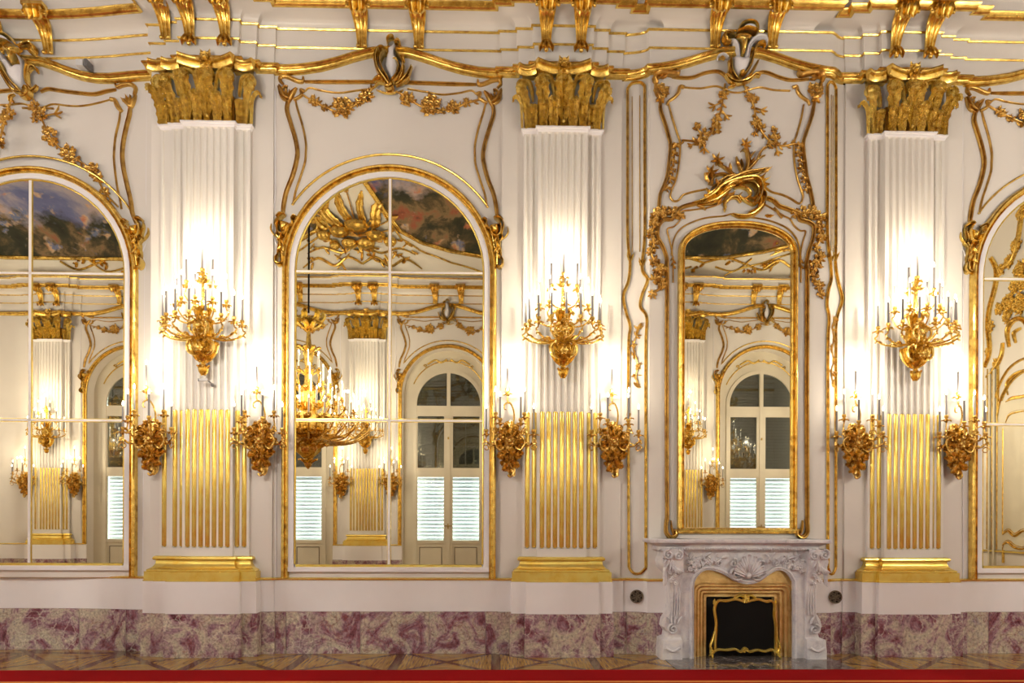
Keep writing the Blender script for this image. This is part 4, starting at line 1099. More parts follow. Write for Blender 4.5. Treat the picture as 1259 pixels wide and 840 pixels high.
def overmantel():
    y = YBR; X0 = P(840,500,y)[0]; X1 = P(972,500,y)[0]; xc = (X0+X1)/2; r = (X1-X0)/2
    z0 = P(905,649,y)[1]; zs = P(905,312,y)[1]; za = P(905,280,y)[1]
    t = thing('overmantel_mirror', 'narrow round-topped mirror in a gilt frame above the fireplace', 'mirror', (xc, y, z0))
    def arc(rr, h, n=30):
        out = []
        for i in range(n+1):
            a = pi-pi*i/n; c, s_ = cos(a), sin(a)
            out.append((xc+rr*(abs(c)**.9)*(1 if c > 0 else -1), zs+h*(abs(s_)**.9)))
        return out
    mb = MB(); mb.poly([(xc+r, z0), ]+arc(r, za-zs)[::-1]+[(xc-r, z0)], y-.012, y-.002); obj('mirror_pane', mb, 'mirror', t, 20)
    mb = MB(); k = .032
    body = [(xc-r-k, z0-.02),(xc-r-k, z0+1.2),(xc-r-k, zs-.05)]+arc(r+k, za-zs+k)+[(xc+r+k, zs-.05),(xc+r+k, z0+1.2),(xc+r+k, z0-.02)]
    mb.relief(body, .08, .06, y, 'double', n=1, smooth=False)
    mb.relief([(xc-r-.07, z0-.035),(xc, z0-.035),(xc+r+.07, z0-.035)], .075, .06, y, 'double', n=2)
    obj('frame', mb, 'gold', t, 40)
overmantel()

def narrow_panel(label, pl, pr, top, bot, drop, seed, yf):
    mb = MB()
    def R(pts, w, h=.03, prof='round', **k): mb.relief([P(a[0], a[1], yf)+tuple(a[2:]) for a in pts], w, h, wallY, prof, **k)
    R(pl, .034, .03, 'double'); R(pr, .034, .03, 'double')
    R([pl[0], top[0], top[1], pr[0]], .034, .03, 'double', n=2); R([pl[-1], bot[0], bot[1], pr[-1]], .034, .03, 'double', n=2)
    ix = 5.5
    R([(pl[0][0]+ix, pl[0][1]+10), (pl[0][0]+ix, 200), (pl[0][0]+ix, 310)], .01, .012); R([(pr[0][0]-ix, pr[0][1]+10), (pr[0][0]-ix, 200), (pr[0][0]-ix, 310)], .01, .012)
    for q0 in ((pl, 1), (pr, -1)):
        q = P(q0[0][3][0], q0[0][3][1], yf); 
        for a in (1.2, 1.9): mb.leaf(q[0], q[1], a, .12, .035, wallY(q[0]), .03, .3)
    q = P(pl[0][0], 400, yf)
    o = obj('panel_moulding', mb, 'gold', None, 45, (q[0], wallY(q[0]), q[1])); tag(o, label+' panel moulding beside the fireplace bay', 'moulding')
    rd = random.Random(seed); m = MB(); pts = [P(a, b, yf) for a, b in drop]
    m.relief(pts, .016, .02, wallY)
    for i, q in enumerate(pts):
        for k in range(4): m.leaf(q[0]+rd.uniform(-.02,.02), q[1]+rd.uniform(-.02,.02), rd.uniform(0,6.28), .06, .03, wallY(q[0]), .02, .5)
        if i % 2 == 0: m.flower(q[0], q[1], .03, wallY(q[0])-.01, 5, rd.random())
    o = obj('flower_drop', m, 'goldo', None, 50, (pts[0][0], wallY(pts[0][0]), pts[0][1])); tag(o, 'gilded flower drop hanging in the '+label, 'ornament')
narrow_panel('tall narrow gilded left', [(772,108),(772,200),(772,290),(775,322,1),(773,345,1.1),(767,363,1.1),(770,383,1),(775,402),(773,430),(773,560),(773.5,698)],
    [(792,108),(792,200),(792,290),(789,330,1.1),(795,346,1.2),(789,363,1.1),(787,378,1),(794,392),(793,430),(793,560),(793,698)],
    [(777,102),(787,102)], [(779,705),(787,705)], [(786,403),(783,412),(779,425),(781,437),(784,450),(782,462),(784,474)], 31, -.03)
narrow_panel('tall narrow gilded right', [(1014,110),(1014,200),(1014,290),(1018,326,1.1),(1019,345,1.2),(1015,360,1.1),(1013.5,378,1),(1016,394),(1014.5,430),(1014.5,560),(1014.5,698)],
    [(1028,110),(1028,200),(1028,290),(1027,322,1.1),(1031,345,1.1),(1037,367,1.2),(1031,386,1),(1028,404),(1028,430),(1028,560),(1028,698)],
    [(1017,105),(1025,105)], [(1018,705),(1024,705)], [(1026,392),(1022,404),(1025,418),(1021,430),(1024,444),(1020,458),(1023,472)], 32, -.05)

# ------------------------------------------------------------------ sconces
def candle(parent, x, y, z, h=.25, r=.0125, m='candle'):
    mb = MB(); mb.lathe([(r*1.05,0),(r,.02),(r*.85,h)], (x,y,z), 8); c = obj('candle', mb, m, parent, 40)
    mb = MB(); mb.lathe([(.004,0),(.009,.010),(.0105,.022),(.006,.042),(.0015,.056)], (x,y,z+h), 8); obj('bulb', mb, 'flame', c, 60)
def cup(mb, x, y, z, s=1.0):
    mb.lathe([(.006*s,-.06*s),(.016*s,-.05*s),(.010*s,-.042*s),(.034*s,-.034*s),(.044*s,-.026*s),(.020*s,-.020*s),(.013*s,-.008*s),(.024*s,.006*s),(.022*s,.03*s),(.012*s,.03*s)], (x,y,z), 12, 6, .08)
    for k in range(5):
        a = 2*pi*k/5; mb.leaf3([(x+.02*s*cos(a),y+.02*s*sin(a),z-.035*s),(x+.045*s*cos(a),y+.045*s*sin(a),z-.03*s),(x+.06*s*cos(a),y+.06*s*sin(a),z-.042*s)], .03*s, (-sin(a),cos(a),0), teeth=2)
def arm(parent, org, p0, p1, dip, m, r=.011, curl=0.0, h=.25, leafy=True, cm='candle', flatrun=False):
    """branch from p0 to cup at p1, swinging out and down before rising"""
    mb = MB(); d = Vector((p1[0]-p0[0], p1[1]-p0[1], 0)); L = d.length or .01; d = d/L
    a = Vector(p0); b = Vector(p1)
    path = [a, a+d*L*.35+Vector((0,0,-dip*.6)), a+d*L*.8+Vector((0,0,-dip*.7+(b.z-a.z)*.1)), b+d*L*.10+Vector((0,0,-(b.z-a.z)*.55-.02)), b+d*.02+Vector((0,0,-.13)), b+Vector((0,0,-.06))]
    if flatrun: path = [a, a+d*L*.42+Vector((0,0,-.035)), a+d*L*.86+Vector((0,0,-.01)), b+d*.035+Vector((0,0,-.115)), b+d*.01+Vector((0,0,-.085)), b+Vector((0,0,-.05))]
    mb.tube([tuple(q)+(k,) for q, k in zip(path, (1.3,1.2,1,.9,.8,.7))], r, 7, 4)
    if leafy:
        for i, (q, s) in enumerate(((path[1],.8),(path[2],.8))):
            sd = (-d.y, d.x, 0)
            mb.leaf3([tuple(q), tuple(q+d*.03+Vector((0,0,.035*s))), tuple(q+d*.065+Vector((0,0,.035*s))), tuple(q+d*.085+Vector((0,0,.01*s)))], .04, sd, teeth=3)
    if curl:
        c = b+d*.0+Vector((0,0,-.15)); pts = []
        for i in range(13):
            an = i*.52; rr = curl*(1-.5*i/12); pts.append(tuple(c+d*(rr*cos(an))+Vector((0,0,-.03+rr*sin(an))))+(1-.4*i/12,))
        mb.tube(pts, r*.85, 6, 1)
    cup(mb, *p1)
    o = obj('arm', mb, m, parent, 50)
    candle(o, p1[0], p1[1], p1[2]+.02, h, .0125 if cm == 'candle' else .016, cm)
    return o
def light(parent, loc, power, col=(1,.84,.62), r=.02):
    l = bpy.data.lights.new('candle_light', 'POINT'); l.energy = power; l.color = col; l.shadow_soft_size = r
    o = bpy.data.objects.new('candle_light', l); COL.objects.link(o); o.parent = parent
    og = ORG[parent.name]; o.location = (loc[0]-og[0], loc[1]-og[1], loc[2]-og[2]); return o
def big_sconce(label, X, y):
    t = thing('large_candelabra', label, 'wall sconce', (X, y, 3.2), 'large gilt wall candelabra on the pilasters')
    rd = random.Random(9); mb = MB()
    # back body: bottom finial, vase, ornate stem
    mb.lathe([(.004,0),(.03,.03),(.045,.07),(.035,.11),(.022,.13),(.05,.16),(.095,.22),(.115,.29),(.11,.35),(.08,.40),(.06,.43),(.10,.47),(.085,.56),(.05,.64),(.03,.72),(.02,.95),(.012,1.2)], (X, y-.13, 3.17), 20, 10, .07)
    mb.box(X-.03, X+.03, y-.1, y-.0006, 3.4, 3.8)
    obj('body', mb, 'bronze', t, 50)
    mb = MB()
    for k in range(8):                      # leaves on finial, vase and mask mass
        a = -pi/2+(k-3.5)*.52
        c, s = cos(a), sin(a)
        def Q(r_, z): return (X+r_*c, y-.13+r_*s, 3.17+z)
        mb.leaf3([Q(.02,.15),Q(.08,.19),Q(.13,.27),Q(.15,.35),Q(.165,.37)], .085, (-s,c,0), teeth=5)
        mb.leaf3([Q(.08,.42),Q(.10,.50),Q(.09,.58),Q(.115,.62)], .07, (-s,c,0), teeth=4)
        mb.leaf3([Q(.05,.60),Q(.07,.70),Q(.10,.76),Q(.12,.72)], .06, (-s,c,0), teeth=3)
        if k % 2: mb.leaf3([Q(.01,.0),Q(.04,.04),Q(.05,.09),Q(.07,.11)], .05, (-s,c,0), teeth=3)
    mb.flower(X, 3.70, .07, y-.25, 8); mb.flower(X, 3.46, .05, y-.26, 6)
    for s in (-1, 1):
        mb.tube([(X+s*.04,y-.2,3.38),(X+s*.13,y-.22,3.42),(X+s*.14,y-.22,3.52),(X+s*.08,y-.24,3.56)], .016, 7, 4)
        mb.tube([(X+s*.02,y-.24,3.60),(X+s*.09,y-.26,3.64),(X+s*.10,y-.26,3.72),(X+s*.04,y-.27,3.76)], .014, 7, 4)
    for k in range(14):
        mb.ball(X+rd.uniform(-.07,.07), y-.20+rd.uniform(-.03,.02), 3.62+rd.uniform(-.05,.14), rd.uniform(.012,.020), 6)
    obj('acanthus_leaves', mb, 'bronze', t, 50)
    for i in range(9):                      # main ring
        a = -pi/2+(i-4)*(pi*.98/8); R_ = .425
        arm(t, None, (X+.06*cos(a), y-.13+.06*sin(a), 3.60), (X+R_*cos(a), y-.10+R_*sin(a)*.95, 3.765), .03, 'bronze', flatrun=True)
    for i in range(5):
        a = -pi/2+(i-2)*(pi*.8/4); R_ = .29
        arm(t, None, (X+.04*cos(a), y-.13+.04*sin(a), 3.78), (X+R_*cos(a), y-.12+R_*sin(a)*.8, 3.97), .0, 'bronze', leafy=False, flatrun=True, r=.009)
    for s in (-1, 1): arm(t, None, (X+s*.02, y-.15, 3.95), (X+s*.145, y-.24, 4.17), .0, 'bronze', r=.008, leafy=False)
    arm(t, None, (X, y-.13, 4.15), (X, y-.17, 4.33), .0, 'bronze', r=.008, leafy=False)
    mb = MB()
    for k in range(5): mb.leaf(X, 4.20, pi/2+(k-2)*.6, .09, .04, y-.15, .02, .4)
    mb.flower(X, 4.22, .03, y-.18, 6)
    obj('top_leaves', mb, 'bronze', t, 50)
    return t
LB, LS = 8.5, 6.5
def big_lights(t, X, y, k=1.0):
    for dx, dy, dz, p in ((-.30,-.30,4.09,1),(.30,-.30,4.09,1),(0,-.36,4.12,.9),(0,-.26,4.68,1.1)): light(t, (X+dx, y+dy, dz), LB*p*k)
BS = big_sconce('large gilt candelabra with seventeen candles on the left pilaster', PX[0], YMN)
BS2 = dup(BS, (PX[1],YMN,3.2), 0, 'large gilt candelabra with seventeen candles on the middle pilaster')
BS3 = dup(BS, (PX[2],YMN,3.2), 0, 'large gilt candelabra with seventeen candles on the right pilaster')
def small_sconce(label, X, y):
    t = thing('small_candelabra', label, 'wall sconce', (X, y, 2.2), 'small gilt wall candelabra beside the pilasters')
    rd = random.Random(5); mb = MB()
    mb.tube([(X,y-.04,2.70,.5),(X,y-.06,2.60,.9),(X,y-.075,2.45,1.2),(X-.01,y-.065,2.32,1),(X,y-.055,2.22,.7),(X+.02,y-.06,2.13,.5),(X+.03,y-.09,2.08,.35),(X+.0,y-.1,2.07,.3)], .085, 14, 4, side=(1,0,0), flat=.55, ridges=4, amp=.15)
    mb.lathe([(.02,.0),(.075,.02),(.085,.05),(.05,.08),(.02,.09)], (X, y-.10, 2.42), 14)
    obj('body', mb, 'bronzed', t, 50)
    mb = MB()
    for z, n_, L, rr in ((2.46,8,.12,.06),(2.36,7,.11,.05),(2.27,6,.10,.04),(2.56,6,.11,.04),(2.19,5,.08,.03)):
        for k in range(n_):
            a = 2*pi*k/n_+rd.uniform(-.3,.3); c_, s_ = cos(a), sin(a); yy = y-.075-rd.uniform(0,.04)
            mb.leaf3([(X+rr*c_,yy,z+rr*s_*.8),(X+(rr+L*.4)*c_,yy-.03,z+(rr+L*.4)*s_*.8),(X+(rr+L*.8)*c_,yy-.035,z+(rr+L*.8)*s_*.8),(X+(rr+L)*c_,yy-.005,z+(rr+L*.95)*s_*.8)], .085, (-s_,0,c_), teeth=3, tip=.45)
    mb.flower(X, 2.46, .07, y-.15, 8)
    for px_, pz_, r_, a_, tn in ((-.10,2.52,.05,0,1.3),(.10,2.52,.05,pi,-1.3),(.075,2.37,.045,0,1.3),(-.075,2.36,.045,pi,-1.3),(-.06,2.60,.035,pi/2,1.1),(.06,2.60,.035,pi/2,-1.1),(.035,2.27,.04,0,1.2),(-.045,2.27,.035,pi,-1.2),(-.135,2.44,.035,0,1.2),(.135,2.44,.035,pi,-1.2)):
        mb.spiral(X+px_, pz_, r_, a_, tn, .026, .05, y-.11)
    for s_ in (-1, 1):
        mb.tube([(X+s_*.03,y-.12,2.44,1),(X+s_*.12,y-.16,2.36,1),(X+s_*.17,y-.16,2.46,.9),(X+s_*.12,y-.14,2.54,.7)], .014, 7, 4)
    mb.tube([(X+.0,y-.1,2.2),(X+.03,y-.12,2.14),(X+.035,y-.13,2.08),(X+.0,y-.13,2.055),(X-.02,y-.13,2.08)], .014, 7, 4)
    obj('acanthus_leaves', mb, 'bronzed', t, 50)
    for p0, p1, c in (((-.08,-.08,2.44),(-.27,-.20,2.56),.04), ((.08,-.08,2.44),(.27,-.20,2.56),.04),
                   ((-.05,-.12,2.50),(-.115,-.40,2.66),.0), ((.05,-.12,2.50),(.115,-.40,2.66),.0),
                   ((-.08,-.08,2.55),(-.165,-.16,2.76),.04), ((.08,-.08,2.55),(.165,-.16,2.76),.04)):
        arm(t, None, (X+p0[0], y+p0[1], p0[2]), (X+p1[0], y+p1[1], p1[2]), .05, 'bronzed', curl=c)
    mb = MB(); q = (X-.03, y-.16, 3.03)
    mb.tube([(X,y-.06,2.58,1.2),(X+.04,y-.09,2.68,1),(X+.045,y-.12,2.80,.9),(X,y-.15,2.90,.9),(X-.06,y-.16,2.88,.8),(X-.065,y-.16,2.83,.7),(X-.04,y-.16,2.82,.6)], .011, 7, 5)
    mb.tube([(X-.01,y-.15,2.89),(q[0],q[1],2.93),(q[0],q[1],2.98)], .009, 6, 3)
    cup(mb, *q); o = obj('arm', mb, 'bronze', t, 50); candle(o, q[0], q[1], q[2]+.02, .25)
    return t
SMALL = [(PX[0]-.64,'left of the left pilaster'),(PX[0]+.60,'right of the left pilaster'),(PX[1]-.60,'left of the middle pilaster'),(PX[1]+.60,'right of the middle pilaster'),(PX[2]-.62,'left of the right pilaster'),(PX[2]+.58,'right of the right pilaster')]
SS = small_sconce('small gilt candelabra with seven candles '+SMALL[0][1], SMALL[0][0], YP)
sm = [SS]+[dup(SS, (x,YP,2.2), 0, 'small gilt candelabra with seven candles '+w) for x, w in SMALL[1:]]

# ------------------------------------------------------------------ fireplace
def fireplace():
    yf = -.36; xc = P(914.5,740,yf)[0]
    t = thing('marble_fireplace', 'grey carved marble chimneypiece with shell, below the overmantel mirror', 'fireplace', (xc, yf, 0))
    F = lambda x, z, y=yf: P(x, z, y)
    # front slab with the double-arched opening
    inner = [(850,812),(850,740),(851,716),(857,705),(866,699),(876,699),(888,703),(899,709),(909,714),(920,716),(932,713),(942,706),(951,700),(960,699),(968,703),(974,712),(976,724),(976,812)]
    inn = cr([F(*q) for q in inner], 3)
    zt = F(900,677)[1]; x0 = F(837,740)[0]; x1 = F(989,740)[0]
    mb = MB()
    outr = []
    n = len(inn)
    for i, (a, b) in enumerate(inn):
        t_ = i/(n-1)
        ia, ib = int(.18*(n-1))+1, int(.82*(n-1))
        if i < ia: outr.append((x0, b))
        elif i > ib: outr.append((x1, b))
        else: outr.append((x0+(x1-x0)*(i-ia)/(ib-ia), zt))
    outr[0] = (x0, 0); outr[-1] = (x1, 0); inn[0] = (inn[0][0], 0); inn[-1] = (inn[-1][0], 0)
    mb.grid([[(a[0], yf, a[1]), (b[0], yf, b[1])] for a, b in zip(outr, inn)], flip=True)
    mb.grid([[(b[0], yf, b[1]), (b[0], yf+.10, b[1])] for b in inn], flip=True)
    mb.relief([(a, b) for a, b in inn], .05, .035, yf, 'double', n=1, smooth=False)
    mb.grid([[(x0, yf, z), (x0, 0, z)] for z in (0, zt)]); mb.grid([[(x1, yf, z), (x1, 0, z)] for z in (0, zt)], flip=True)
    mb.box(x0, x1, yf+.1, -.1, zt-.12, zt)
    obj('front', mb, 'wmarble', t, 35)
    # jambs: console shapes with carved scroll, shoulder drop, foot
    for s in (-1, 1):
        j = MB()
        xi = x0 if s < 0 else x1
        def X_(w): return xi+s*w
        W = [(0,.30),(.10,.32),(.165,.30),(.17,.22),(.165,.24)]
        prof = [(0,.235,-.03),(.10,.235,-.03),(.22,.225,-.02),(.24,.17,.03),(.30,.16,.04),(.36,.20,.02),(.44,.185,.03),(.52,.13,.03),(.62,.115,.02),(.80,.12,.0),(.95,.15,-.02),(1.02,.22,-.05),(1.10,.24,-.06),(1.18,.215,-.06),(1.24,.22,-.07),(zt,.24,-.06)]
        rows = []
        for z, w, dy in prof:
            rows.append([(X_(0), yf-.05+dy, z), (X_(w*.5), yf-.055+dy, z), (X_(w*.93), yf-.045+dy, z), (X_(w), yf-.02+dy, z), (X_(w), 0.0, z)])
        j.grid(rows, flip=(s > 0))
        j.grid([[(X_(0), yf-.05+dy, z), (X_(0), yf+.02, z)] for z, w, dy in prof], flip=(s < 0))
        o = obj('jamb', j, 'wmarble', t, 40)
        c = MB(); yj = yf-.10
        zz = 1.12
        c.spiral(X_(.06), 1.17, .055, pi/2, s*1.4, .03, .05, yj); c.spiral(X_(.17), 1.18, .06, pi/2, -s*1.4, .03, .05, yj-.01)
        for k in range(9): c.leaf(X_(.12), 1.20-.02*k, -pi/2+(k-4)*.28, .14, .05, yj+.01, .03, .5, 4)
        for k in range(7): c.flower(X_(.08+.03*(k % 3)), 1.02-.03*k+.02, .03, yj+.02-.01*(k % 2), 5)
        for k in range(6): c.leaf(X_(.19), 1.05-.03*k, -pi/2+s*.3, .08, .05, yj+.02, .03, .4)
        for k in range(4): c.relief([(X_(.03+.028*k), .92), (X_(.025+.026*k), .7), (X_(.03+.026*k), .50)], .018, .02, yf-.04, n=3)
        c.spiral(X_(.10), .34, .06, pi/2, -s*1.5, .028, .04, yf-.035)
        for k in range(4): c.leaf(X_(.05+.03*k), .40, pi/2+(k-1.5)*.3, .10, .04, yf-.04, .03, .4)
        c.relief([(X_(.03), .14), (X_(.11), .10), (X_(.19), .14)], .03, .02, yf-.09)
        obj('acanthus_carving', c, 'wmarble', o, 50)
    # frieze carving: shell in the middle, leafy scrolls to either side
    c = MB(); q = F(920,709,yf-.05); xs, zs = q
    for k in range(9):
        a = pi/2+(k-4)*.30; L = .20+.03*cos((k-4)*.8)
        c.leaf3([(xs+.02*cos(a), yf-.03, zs+.02*sin(a)), (xs+L*.5*cos(a), yf-.10, zs+L*.5*sin(a)), (xs+L*cos(a), yf-.08, zs+L*sin(a)), (xs+L*1.12*cos(a), yf-.11, zs+L*1.1*sin(a))], .065, (-sin(a),0,cos(a)), teeth=1, ridge=1, amp=.1)
    c.ball(xs, yf-.06, zs+.01, .035)
    for s in (-1, 1):
        c.spiral(xs+s*.13, zs+.03, .065, 0 if s > 0 else pi, s*1.4, .032, .05, yf-.02); c.spiral(xs+s*.155, zs+.15, .05, pi/2, s*1.3, .028, .045, yf-.02)
        c.relief([(xs+s*.05, zs-.02, .6), (xs+s*.12, zs-.045, 1), (xs+s*.2, zs+.0, .8), (xs+s*.24, zs+.05, .5)], .035, .05, yf)
    obj('shell_carving', c, 'wmarble', t, 50)
    for s in (-1, 1):
        c = MB(); rd = random.Random(40+s)
        for k in range(22):
            x = xs+s*(.27+.40*rd.random())-(.02 if s < 0 else 0.06); z = zs+.14+.09*rd.random(); a = rd.uniform(0,6.28)
            c.leaf(x, z, a, .085, .045, yf+.002, .03, .6, 3)
        for k in range(3): c.spiral(xs+s*(.32+.13*k), zs+.15+.02*(k % 2), .045, pi/2, s*(1.3 if k % 2 else -1.3), .022, .035, yf)
        c.cluster(xs+s*.60, zs+.12, .09, yf, 8, rd)
        obj('frieze_carving', c, 'wmarble', t, 50)
    # shelf
    sx0 = F(800,665,-.5)[0]; sx1 = F(1023,665,-.5)[0]; z1 = F(900,663.5,-.5)[1]
    pth = [(sx0+.09,0),(sx0+.09,-.41),(sx0+.42,-.41),(sx0+.42,-.38),(sx1-.42,-.38),(sx1-.42,-.41),(sx1-.09,-.41),(sx1-.09,0)]
    mb = MB(); H = z1
    mb.sweep(pth, [(-.3,H-.125),(-.035,H-.125),(-.03,H-.105),(-.012,H-.10),(-.01,H-.082),(.03,H-.06),(.06,H-.045),(.085,H-.04),(.09,H-.03),(.09,H-.006),(.084,H),(-.3,H)])
    mb.box(sx0+.1, sx1-.1, -.40, -.08, H-.125, H-.002)
    o = obj('shelf', mb, 'wmarble', t, 35)
    mb = MB(); x = sx0+.11
    while x < sx1-.11:
        mb.box(x, x+.016, -.43, -.38, H-.118, H-.098); x += .028
    obj('dentils', mb, 'wmarble', o, 30)
    # ochre stone surround, stepping back in rounded frames
    def rr(x0_, x1_, zt_, r, n=6):
        p = [(x0_, 0)]
        p += [(x0_+r-r*cos(pi/2*i/n), zt_-r+r*sin(pi/2*i/n)) for i in range(n+1)]
        p += [(x1_-r+r*sin(pi/2*i/n), zt_-r+r*cos(pi/2*i/n)) for i in range(n+1)]
        return p+[(x1_, 0)]
    L0, R0 = F(851,760,yf+.05)[0], F(975,760,yf+.05)[0]; T0 = F(912,716,yf+.05)[1]
    mb = MB(); steps = [(0,0),(.010,.0),(.012,.022),(.022,.022),(.028,.004),(.046,.004),(.050,.038),(.060,.040),(.068,.022),(.088,.022),(.092,.066),(.104,.068),(.112,.05),(.132,.05),(.136,.095),(.146,.098),(.154,.082),(.184,.082),(.19,.13),(.192,.15)]
    rows = []
    for d, dy in steps:
        rows.append([(a, yf+.05+dy, b) for a, b in rr(L0+d, R0-d, T0-d*.95, max(.015,.10-d*.6))])
    mb.grid(rows); 
    fan = [[(a, yf+.05, b) for a, b in rr(L0, R0, T0, .10)], [(a, yf+.06, b) for a, b in rr(L0-.06, R0+.06, zt, .05)]]
    mb.grid(fan, flip=True)
    obj('stone_surround', mb, 'surround', t, 30)
    mb = MB(); d = .192; a0, a1, zt2 = L0+d, R0-d, T0-d*.95
    mb.grid([[(a0, yf+.19, z), (a0+.03, -.165, z)] for z in (0, zt2)]); mb.grid([[(a1, yf+.19, z), (a1-.03, -.165, z)] for z in (0, zt2)], flip=True)
    mb.grid([[(a0+.02, -.168, z), (a1-.02, -.168, z)] for z in (0, zt2)]); mb.grid([[(a0, yf+.19, zt2), (a1, yf+.19, zt2)], [(a0, -.165, zt2), (a1, -.165, zt2)]])
    obj('firebox', mb, 'nearblack', t, 20)
    # fire screen, standing in front of the opening
    ys = yf+.06
    S = lambda x, z, *k: P(x, z, ys)+tuple(k)
    c = S(915.5, 800)
    fs = thing('fire_screen', 'black fire screen in a gilt scrolled frame, standing in the fireplace opening', 'fire screen', (c[0], ys, 0))
    out = [(879,800),(879,785),(880,765),(878,750),(880,742),(884,738.5),(892,739),(902,737),(909,738),(916,740),(924,738),(932,737),(941,739.5),(948,739),(951.5,744),(951,756),(953,770),(953,786),(953,800)]
    pts = [S(*q) for q in out]
    mb = MB(); mb.poly(pts[::-1], ys-.008, ys+.008); obj('panel', mb, 'black', fs, 20)
    mb = MB(); mb.relief(pts, .03, .035, ys-.006, 'double')
    mb.relief([S(*q) for q in [(873,806,.5),(876,802,1),(882,798.5),(892,799),(903,798),(910,801),(915.5,797,1.2),(921,801),(930,799),(940,800.5),(948,798.5),(954,802,1),(957,806,.5)]], .03, .035, ys-.006, 'double')
    for s, f in ((1, lambda x: x), (-1, lambda x: 2*915.5-x)):
        mb.relief([S(f(900),738)+(.5,), S(f(906),733)+(1,), S(f(912),732)+(1,), S(f(915),735)+(.6,)], .03, .045, ys-.006)
        q = S(f(878), 745); mb.leaf(q[0], q[1], pi/2 if s else 0, .08, .04, ys-.01, .02, .4)
        q = S(f(874), 806); mb.leaf(q[0], q[1], pi/2, .10, .05, ys-.01, .02, .4)
        mb.relief([S(f(877),803)+(.8,), S(f(873),795)+(1,), S(f(876),785)+(.9,), S(f(878),776)+(.5,)], .025, .03, ys-.006)
        mb.tube([S(f(876),804)[:1]+(ys,)+S(f(876),804)[1:], (S(f(874),804)[0], ys-.07, .012)], .012, 6, 2)
        mb.tube([S(f(876),804)[:1]+(ys,)+S(f(876),804)[1:], (S(f(874),804)[0], ys+.06, .012)], .012, 6, 2)
    q = S(915.5,735); mb.cluster(q[0], q[1], .045, ys-.02, 7, random.Random(3))
    q = S(915.5,799); mb.cluster(q[0], q[1], .035, ys-.02, 6, random.Random(4))
    obj('gilt_frame', mb, 'goldb', fs, 50)
    # hearth stone laid in the floor
    mb = MB(); mb.box(F(818,800)[0]-.02, F(1010,800)[0]+.10, -.95, -.0, .0005, .006)
    o = obj('hearth_slab', mb, 'hearth', None, 20, (xc, -.5, 0)); tag(o, 'dark polished stone hearth slab in the parquet before the fireplace', 'hearth')
fireplace()

# ------------------------------------------------------------------ small fittings
def vent(label, px, py):
    q = P(px, py, -.08); y = min(wallY(q[0]-.08), wallY(q[0]+.08))-.034; r = .078
    t = thing('round_vent', label, 'vent', (q[0], y, q[1]))
    mb = MB(); n = 24
    rows = [[(q[0]+rr*cos(2*pi*j/n), y-h, q[1]+rr*sin(2*pi*j/n)) for j in range(n)] for rr, h in ((r,0),(r,.012),(r*.88,.014),(r*.84,.006),(r*.05,.004))]
    o = mb.grid(rows, cu=True); mb.cap([o+4*n+j for j in range(n)])
    obj('plate', mb, 'nearblack', t, 40)
    mb = MB()
    for k in range(6):
        a = k*pi/3; mb.spiral(q[0]+r*.5*cos(a), q[1]+r*.5*sin(a), r*.28, a, 1.2, .01, .012, y-.004); mb.relief([(q[0], q[1]), (q[0]+r*.85*cos(a+.5), q[1]+r*.85*sin(a+.5))], .01, .012, y-.004, n=2)
    mb.flower(q[0], q[1], r*.22, y-.008, 6)
    mb.relief([(q[0]+r*.93*cos(2*pi*j/24), q[1]+r*.93*sin(2*pi*j/24)) for j in range(25)], .014, .014, y-.006, n=1)
    obj('grille', mb, 'vent', t, 40)
vent('round bronze vent grille in the white dado left of the fireplace', 782.5, 733.5)
vent('round bronze vent grille in the white dado right of the fireplace', 1023.5, 733.5)
q = P(99, 77.5, .1); t = thing('cornice_spotlight', 'small white box fitting with grey end on the cornice at upper left', 'fitting', (q[0], .1, q[1]))
mb = MB(); mb.box(q[0]-.045, q[0]+.035, .08, .2, q[1]-.035, q[1]+.035); obj('housing', mb, 'wplastic', t, 20)
mb = MB(); mb.box(q[0]+.055, q[0]+.09, .07, .2, q[1]-.045, q[1]+.035); mb.box(q[0]+.03, q[0]+.06, .12, .16, q[1]-.01, q[1]+.01); obj('cover', mb, 'grey', t, 20)
q = P(250, 467, YMN-.15); t = thing('security_camera', 'tiny white security camera under the left pilaster candelabra', 'camera', (q[0], YMN, q[1]))
mb = MB(); mb.tube([(q[0]-.05,YMN-.14,q[1]-.004),(q[0]+.035,YMN-.12,q[1]+.004)], .017, 10, 2); obj('housing', mb, 'wplastic', t, 40)
mb = MB(); mb.tube([(q[0]+.03,YMN-.12,q[1]),(q[0]+.055,YMN-.08,q[1]-.02),(q[0]+.05,YMN-.03,q[1]-.04),(q[0]+.05,YMN+.0,q[1]-.03)], .008, 6, 3); mb.ball(q[0]+.05, YMN-.02, q[1]-.035, .022); mb.box(q[0]-.058, q[0]-.05, YMN-.157, YMN-.125, q[1]-.018, q[1]+.012); obj('bracket', mb, 'grey', t, 40)

# red carpet runner with a woven border line, lying on the parquet in front of the wall
mb = MB(); mb.box(XL+.5, XR-.5, -3.2, -1.035, .0, .022); t = thing('carpet_runner', 'red carpet runner along the parquet at the bottom edge of the photo', 'carpet', (0,-2,0))
obj('pile', mb, 'carpet', t, 20)
mb = MB(); mb.box(XL+.5, XR-.5, -1.60, -1.545, .0, .0235); mb.box(XL+.5, XR-.5, -2.78, -2.72, .0, .0235); obj('border_stripe', mb, 'carpete', t, 20)

